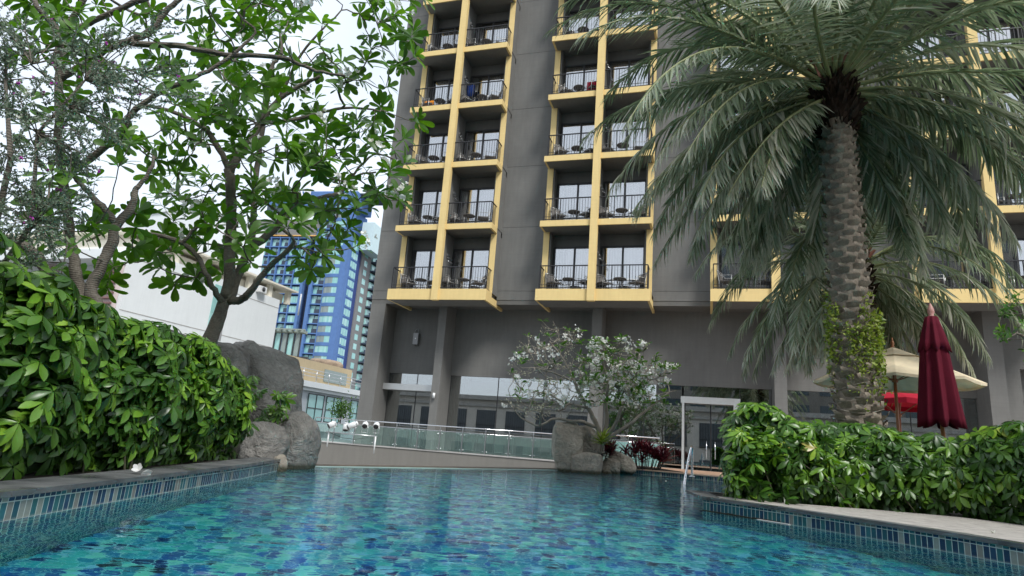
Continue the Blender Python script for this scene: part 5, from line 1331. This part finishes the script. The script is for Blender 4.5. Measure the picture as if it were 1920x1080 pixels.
# cordyline clump + yellow dracaena
def cordyline(c, n, L, seed, m, name, label, tint=(0, 1), group=None, spread=1.0, stemh=.5):
    r = np.random.default_rng(seed); root = empty(name, c, 0, label, 'plant', group); P = []; D = []; b = MB()
    for s in range(n):
        a = r.uniform(0, 2*PI); q = r.random()**.5*spread; top_ = Vector((q*math.cos(a), q*math.sin(a)*.6, stemh*(.35+.65*r.random())*(1-.35*q/spread)))
        b.tube([Vector((top_.x*.7, top_.y*.7, 0)), top_], [.016, .012], 5)
        for k in range(22): a2 = 2.4*k; e = .2+1.1*k/22; P.append(tuple(top_-Vector((0, 0, .10*k/22)))); D.append((math.cos(a2)*math.sin(e), math.sin(a2)*math.sin(e), math.cos(e)))
    b.build('stem', M['bark'], root); v, f = leaf_tpl(1, .17, [(0, .4), (.3, 1), (.7, .8), (1, .05)], .35, .4); P = np.array(P); D = np.array(D)
    inst_mesh('foliage', m, v, f, frames(D, np.tile([0, 0, 1.], (len(D), 1))+r.normal(0, .1, D.shape))*(L*(.7+.5*r.random(len(P))))[:, None, None], P, r.random(len(P)), root)
pc1 = onz(1200, 884, .13); 
pc1 = at(1207, 860, 18.9); cordyline(Vector((pc1.x, 18.9, .13)), 26, .34, 1, M['leaf_r'], 'cordyline', 'dark red leaved cordyline clump spilling right of the far rocks', spread=.75, stemh=.75)
pc2 = at(1130, 862, 17.3); cordyline(Vector((pc2.x, 18.0, .3)), 22, .34, 2, M['leaf_r'], 'cordyline', 'dark red cordyline between the upright rock and the blossoming tree', spread=.6, stemh=.55)
pc3 = at(1128, 850, 16.6); cordyline(Vector((pc3.x, pc3.y, .55)), 2, .34, 3, M['leaf_y'], 'dracaena', 'small yellow striped spiky plant above the far rocks', spread=.1, stemh=.45)
# leafy branch at right edge: small tree
Y = 6.6
tr_ = [[(2010, 900, Y, .05), (1995, 750, Y, .04), (1975, 660, Y, .03), (1940, 640, Y, .02), (1905, 625, Y, .012)], [(1975, 660, Y, .02), (1960, 610, Y, .015), (1925, 600, Y, .01)]]
tt_ = sample([(1868, 600), (1900, 570), (1990, 560), (2040, 620), (2000, 700), (1900, 660), (1878, 640)], 55, 6.2, 7.0, 4, .07)
grow('young_tree', tr_, tt_, 51, 'young tree with small bright green leaves reaching in at the right edge', M['bark'], .075, (6, 9), 0, tip_r=.003, leaf_m=M['leaf_h'], fork=(2, 4), stub=.07)
# little umbrella plant sprig near the left boulders
def sprig(name, c, rad, N, L, seed, label):
    r = np.random.default_rng(seed); random.seed(seed); tp = compound(7, UM_PROF, .4, .3, .22, .35, jit=.12)
    root = empty(name, c, 0, label, 'plant'); P = r.normal(0, 1, (N, 3))*np.array(rad); P[:, 2] = np.abs(P[:, 2]); b = MB()
    for p in P[::2]: b.tube([(0, 0, -.12), (p[0]*.5, p[1]*.5, p[2]*.5), tuple(p)], [.008, .006, .004], 4)
    b.build('stem', M['barkpale'], root)
    Z = unit(np.array([0, -.7, .8])+r.normal(0, .4, (N, 3))); X = unit(np.cross(np.cross(Z, r.normal(0, 1, (N, 3))), Z)); Mx = np.stack([X, np.cross(Z, X), Z], 2)*(L*(.7+.5*r.random(N)))[:, None, None]
    inst_mesh('foliage', M['leaf_h'], tp[0], tp[1], Mx, P, .15+.6*r.random(N), root, smooth=True)
sc1 = at(512, 788, 9.55); sprig('umbrella_plant', sc1, (.12, .08, .12), 24, .11, 19, 'umbrella plant sprig growing between the left boulders')
sc2 = at(528, 748, 9.2); sprig('umbrella_plant', sc2, (.07, .05, .05), 6, .125, 20, 'single bright umbrella plant shoot against the dark slab rock')
sc3 = at(455, 760, 9.0); sprig('umbrella_plant', sc3, (.10, .10, .16), 30, .12, 24, 'umbrella plant mound where the left hedge meets the slab rock')
# plant on the low building balcony
pl = at(641, 768, 57); e = empty('balcony_plant', pl, 0, 'small round green shrub on the low building balcony', 'plant')
r = np.random.default_rng(9); P = r.normal(0, .45, (700, 3)); v, f = leaf_tpl(1, .5, [(0, .3), (.5, 1), (1, .2)], .2, .2)
inst_mesh('foliage', M['leaf_h'], v, f, frames(r.normal(0, 1, P.shape), r.normal(0, 1, P.shape))*.2, P, .3+.4*r.random(700), e); b = MB(); b.tube([(0, 0, -1.2), (0, 0, 0)], .06, 5); b.build('stem', M['bark'], e)
# ------------------------------------------------------------------ rocks
def R(px, py, Y): return at(px, py, Y)
c = R(462, 760, 10.4); rock('boulder', (c.x, 10.5, .70), (1.62, 1.0, 2.25), -.1, 4, 11, .10, 4, M['rock_grey'], shear=(-.10, 0), label='large dark grey slab rock standing behind the left boulders')
c = R(300, 700, 9.6); rock('boulder', (c.x, 9.9, .7), (2.5, 1.2, 2.35), .15, 5, 6, .12, 4, M['rock_grey'], shear=(-.05, 0), label='low dark rock ridge showing above the left hedge')
c = R(492, 835, 9.3); rock('boulder', (c.x, 9.4, .26), (.66, .6, .74), .1, 6, 3.6, .09, 4, M['rock_grey'], label='rounded grey boulder at the end of the left coping')
c = R(556, 835, 9.8); rock('boulder', (c.x, 9.85, .24), (.56, .7, 1.04), -.1, 7, 3.0, .10, 4, M['rock_grey'], shear=(-.35, 0), label='leaning grey boulder meeting the overflow edge of the pool', tilt=(0, .15))
c = R(531, 872, 9.2); rock('boulder', (c.x, 9.05, .02), (.22, .25, .38), .4, 8, 2.6, .14, 3, M['rock_tan'], label='small mossy stone wedged between two boulders at the waterline')
c = R(1067, 840, 16.4); rock('boulder', (c.x, 16.9, .5), (.78, .7, 1.42), .05, 9, 8, .07, 4, M['rock_tan'], label='tall upright tan rock at the end of the glass railing')
c = R(1098, 868, 16.8); rock('boulder', (c.x+.02, 16.75, .16), (.88, .7, .72), .1, 10, 5.5, .08, 4, M['rock_tan'], label='broad flat topped tan boulder below the yellow plant')
c = R(1144, 874, 17.8); rock('boulder', (c.x, 17.75, .14), (.50, .5, .52), .2, 11, 3.4, .09, 4, M['rock_tan'], label='small rounded tan boulder in the middle of the far group')
c = R(1168, 870, 18.2); rock('boulder', (c.x, 18.25, .25), (.72, .6, .55), -.2, 12, 4, .09, 4, M['rock_tan'], label='slanting tan boulder, rightmost of the far group', shear=(-.3, 0))
c = R(1136, 884, 17.5); rock('boulder', (c.x, 17.3, .0), (.26, .25, .16), 0, 13, 2.6, .1, 3, M['rock_tan'], label='tiny tan stone at the waterline of the far group')
c = R(1100, 815, 17.4); rock('boulder', (c.x, 17.7, .75), (.8, .6, .9), .3, 14, 4, .1, 4, M['rock_tan'], label='grey tan rock half hidden behind the frangipani trunk')
b = MB(); b.mesh([(1.75, 17.0, -.4), (3.2, 18.9, -.4), (5.2, 18.4, -.4), (4.6, 20.4, -.4), (2.4, 20.4, -.4), (1.75, 17.2, .16), (3.2, 19.05, .16), (5.2, 18.45, .16), (4.6, 20.4, .2), (2.4, 20.4, .2)], [(5, 6, 7, 8, 9), (0, 1, 6, 5), (1, 2, 7, 6), (4, 0, 5, 9)]); struct('rock_bed', b, M['soil'])
# ------------------------------------------------------------------ umbrellas
def open_umbrella(name, c, hgt, rad, nrib, m, label, rot=0, vent=True, drop=.42, polem=None, valance=0):
    r = empty(name, c, rot, label, 'umbrella'); polem = polem or M['wood']
    b = MB(); b.cyl((0, 0, -.1), (0, 0, hgt-.05), .028, n=10); b.build('pole', polem, r)
    b = MB(); vs = [(0, 0, hgt-.02)]; n = nrib*6; rings = [.18, .38, .6, .8, 1.0]
    for q in rings:
        for k in range(n):
            a = 2*PI*k/n; ph = (k % 6)/6; edge = 1-.055*math.sin(PI*ph)*q; sag = -.035*math.sin(PI*ph)*q
            vs.append((rad*q*edge*math.cos(a), rad*q*edge*math.sin(a), hgt-.02-drop*(q**1.12)+sag))
    fs = [(0, 1+k, 1+(k+1) % n) for k in range(n)]
    for j in range(len(rings)-1):
        for k in range(n): a0 = 1+j*n; fs.append((a0+k, a0+n+k, a0+n+(k+1) % n, a0+(k+1) % n))
    # short scalloped valance
    k0 = len(vs)
    for k in range(n):
        x, y, z = vs[1+(len(rings)-1)*n+k]; vs.append((x*.995, y*.995, z-(.05 if not valance else valance)))
    for k in range(n): a0 = 1+(len(rings)-1)*n; fs.append((a0+k, k0+k, k0+(k+1) % n, a0+(k+1) % n))
    b.mesh(vs, fs, 0, False); cn = b.build('canopy', m, r); md = cn.modifiers.new('s', 'SOLIDIFY'); md.thickness = .004
    if vent:
        b = MB(); vs = [(0, 0, hgt+.03)]
        for q in (.5, 1):
            for k in range(n):
                a = 2*PI*k/n; ph = (k % 6)/6; vs.append((.36*rad*q*math.cos(a)*(1-.03*math.sin(PI*ph)), .36*rad*q*math.sin(a)*(1-.03*math.sin(PI*ph)), hgt+.03-drop*.35*q-.01*math.sin(PI*ph)))
        b.mesh(vs, [(0, 1+k, 1+(k+1) % n) for k in range(n)]+[(1+k, 1+n+k, 1+n+(k+1) % n, 1+(k+1) % n) for k in range(n)]); v = b.build('vent', m, cn); md = v.modifiers.new('s', 'SOLIDIFY'); md.thickness = .004
    for k in range(nrib):
        a = 2*PI*k/nrib; b = MB(); ca, sa = math.cos(a), math.sin(a)
        b.tube([(.03*ca, .03*sa, hgt-.08)]+[(rad*q*ca, rad*q*sa, hgt-.05-drop*q**1.12) for q in (.2, .4, .6, .8, .98)], .011, 5)
        b.tube([(.03*ca, .03*sa, hgt-.62), (rad*.5*ca, rad*.5*sa, hgt-.07-drop*.46)], .010, 5); b.build('rib', polem, r)
    b = MB(); b.lathe([(.0, .2), (.02, .17), (.012, .14), (.03, .11), (.036, .07), (.02, .03), (.045, .0)], 12, (0, 0, hgt+.02)); b.lathe([(.028, -.04), (.055, -.03), (.055, .03), (.028, .04)], 12, (0, 0, hgt-.62)); b.build('finial', polem, r)
    return r
cu_ = at(1678, 645, 12.0); open_umbrella('patio_umbrella', (cu_.x-.05, 12.0, .13), cu_.z-.22, 1.42, 8, M['creamfab'], 'open cream canvas patio umbrella on a wooden pole behind the palm', .25, True, .62)
cr_ = at(1675, 728, 15.5); open_umbrella('patio_umbrella', (cr_.x+.1, 15.5, .13), cr_.z-.15, 1.25, 6, M['redfab'], 'bright red open umbrella lower behind the cream one', .1, False, .28, valance=.12)
def folded_umbrella():
    c = at(1768, 800, 8.7); tp_ = at(1759, 577, 8.7); hgt = tp_.z-.13
    r = empty('folded_umbrella', (c.x+.01, 8.7, .13), .3, 'folded maroon canvas umbrella with pink wooden finial above the right hedge', 'umbrella'); r.rotation_euler = (0, R_(-1.2), .3)
    b = MB(); b.cyl((0, 0, -.1), (0, 0, hgt-.12), .026, n=10); b.build('pole', M['wood'], r)
    zt_ = hgt-.15
    def fold(prof, n, amp, seed, ripple):
        rr = random.Random(seed); ph = [rr.uniform(-.12, .12) for _ in range(8)]; am = [rr.uniform(.7, 1.3) for _ in range(8)]
        b = MB(); 
        def wave(a, j):
            q = j/(len(prof)-1); k = a/(2*PI)*8; i = int(k) % 8; f_ = k-int(k); tri = abs(2*f_-1); tri = tri**1.4
            return 1-amp*am[i]*(1-tri)*(.35+.65*q)+ripple*math.sin(3*a+2*q)
        vs = []; 
        for j, (rad, z) in enumerate(prof):
            for k in range(n):
                a = 2*PI*k/n; rr_ = rad*.86*wave(a, j); dz = -.035*math.cos(8*a)*(j == len(prof)-1)
                vs.append((rr_*math.cos(a), rr_*math.sin(a), z+dz))
        b.mesh(vs, [(j*n+k, j*n+(k+1) % n, (j+1)*n+(k+1) % n, (j+1)*n+k) for j in range(len(prof)-1) for k in range(n)], 0, True); return b
    pr = [(.05, zt_), (.085, zt_-.03), (.12, zt_-.2), (.165, zt_-.38), (.20, zt_-.5), (.225, zt_-.7), (.25, zt_-.9), (.275, zt_-1.1), (.30, zt_-1.28), (.315, zt_-1.40), (.33, zt_-1.50)]
    o = fold(pr, 112, .5, 2, .05).build('canopy', M['maroon'], r); md = o.modifiers.new('s', 'SOLIDIFY'); md.thickness = .004
    pr2 = [(.04, zt_+.012), (.09, zt_-.0), (.125, zt_-.12), (.165, zt_-.24), (.20, zt_-.36), (.235, zt_-.47)]
    o2 = fold(pr2, 112, .3, 3, .03).build('vent', M['maroon'], o); md = o2.modifiers.new('s', 'SOLIDIFY'); md.thickness = .004
    b = MB(); b.lathe([(.0, .20), (.012, .18), (.04, .11), (.045, .06), (.03, .02), (.045, .0), (.045, -.02)], 14, (0, 0, zt_+.01)); b.build('finial', mat('pink_stained_wood', (.42, .2, .17), .5, .1, 8), r)
folded_umbrella()
# red cafe chair back behind the hedge
rc = at(1672, 765, 14.8); e = empty('red_chair', (rc.x, rc.y, .13), .4, 'red slatted garden chair partly hidden under the red umbrella', 'chair')
red = mat('red_painted_metal', (.45, .03, .04), .4, .05, 5, 0, 0)
b = MB(); b.box(-.24, -.24, .43, .24, .24, .46); b.build('seat', red, e); b = MB(); b.tube([(-.22, .22, .43), (-.24, .3, .95), (.24, .3, .95), (.22, .22, .43)], .015, 5)
for k in range(6): b.box(-.18+.065*k, .24, .46, -.15+.065*k, .3, .94)
b.build('backrest', red, e)
for sx in (-1, 1):
    for sy in (-1, 1): b = MB(); b.cyl((sx*.22, sy*.22, 0), (sx*.22, sy*.22, .43), .014, n=6); b.build('leg', red, e)
# ------------------------------------------------------------------ pool handrail
p0 = onz(1283, 908, 0); p1 = at(1318, 895, p0.y+.75)
e = empty('pool_handrail', (p0.x, p0.y, 0), 0, 'curved stainless steel pool handrail at the far tiled edge', 'handrail')
def hr(dx): return catmull([Vector((dx, -.05, -.7)), Vector((dx, 0, -.05)), Vector((dx+.12, .22, .36)), Vector((dx+.24, .42, .68)), Vector((dx+.30, .54, .80)), Vector((dx+.36, .66, .80)), Vector((dx+.38, .72, .68)), Vector((dx+.385, .74, .4)), Vector((dx+.385, .74, .14))], 6)
b = MB(); b.tube(hr(0), .028, 10); b.build('rail_tube', M['chrome'], e)
b = MB(); b.lathe([(.0, 0), (.07, 0), (.07, .02), (.03, .035)], 14, (.385, .74, .142)); b.build('foot_flange', M['steel'], e)
# second frame of the ladder in the door reflection is left out; step board behind it
# ------------------------------------------------------------------ spotlight rack
rp = at(613, 838, 25.0); k_ = 25/1187.5
e = empty('floodlight_rack', (rp.x, 25.0, rp.z), -YAW*.6, 'white tube rack standing on the grey wall', 'rack')
W_ = 4.6*.45
b = MB(); b.cyl((0, 0, 0), (0, 0, .55), .03); b.build('upright', M['whitemetal'], e); b = MB(); b.cyl((1.9, 0, -.10), (1.9, 0, .52), .03); b.build('upright', M['whitemetal'], e)
b = MB(); b.tube([(-.12, 0, .56), (1.95, 0, .53)], .02, 6); b.build('crossbar', M['steel'], e)
b = MB(); b.tube([(.1, -.03, .52), (.6, -.04, .38), (1.1, -.03, .36), (1.6, -.04, .46)], .008, 5); b.build('cable', M['black'], e)
for i, (px, py, dx, dz, ln) in enumerate([(623, 796, -.17, -.11, .30), (649, 800, .01, -.27, .30), (662, 797, -.26, -.15, .42), (685, 797, .0, -.14, .20), (706, 798, .0, -.14, .20)]):
    p = at(px, py, 24.9); names = ['leftmost spotlight on the white rack, tilted down to the left', 'second spotlight on the rack, pointing straight down', 'longest spotlight on the rack, aimed down left across its neighbour', 'fourth spotlight on the rack, facing the pool', 'rightmost spotlight on the white rack']
    s = empty('spotlight', p, 0, names[i], 'spotlight', 'white spotlights on the rack'); d = Vector((dx, -.12-.15*(i > 2), dz)).normalized()
    b = MB(); b.tube([-d*ln*.45, -d*ln*.3, d*ln*.5], [.09, .115, .115], 14); b.build('housing', M['whitemetal'], s)
    b = MB(); b.cyl(d*ln*.501, d*ln*.53, .10, n=14); b.build('lens', M['black'], s)
    b = MB(); b.tube([-d*ln*.32, -d*ln*.24], .125, 14); b.build('collar', M['steel'], s)
    b = MB(); b.tube([Vector((-.11, 0, 0)), Vector((-.11, .02, -.28)), Vector((.11, .02, -.28)), Vector((.11, 0, 0))], .012, 5); b.build('yoke', M['steel'], s)
# ------------------------------------------------------------------ fallen petals
def petal(p, a, label, s=.05):
    b = MB(); vs = []
    for i in range(6):
        t_ = i/5; w = .42*math.sin(PI*(.1+.85*t_)); z = .5*(2*t_-1)**2*.8
        vs += [(t_-.5, -w*.5, z+.12), (t_-.5, 0, z), (t_-.5, w*.5, z+.1)]
    b.mesh(vs, [(3*i+j, 3*i+3+j, 3*i+4+j, 3*i+1+j) for i in range(5) for j in (0, 1)], 0, True); o = b.build('fallen_petal', M['petal']); o.location = p; o.scale = (s, s, s); o.rotation_euler = (0, 0, a)
    md = o.modifiers.new('s', 'SOLIDIFY'); md.thickness = .03; tag(o, label, 'petal'); return o
pp = onz(262, 889, .158); fb_ = empty('fallen_blossom', (pp.x, pp.y, .158), 0, 'white frangipani blossom fallen on the left slate coping', 'flower')
flowers([Vector((pp.x-.02, pp.y, .19)), Vector((pp.x+.03, pp.y+.01, .175))], [Vector((-.5, -.3, .6)), Vector((.8, -.3, -.3))], Vector((pp.x, pp.y, .158)), fb_, 1.5, np.random.default_rng(3))
pp = onz(1862, 1000, .155); petal(Vector((pp.x, pp.y, .156)), .3, 'white petal scrap lying on the right pebble kerb', .05)
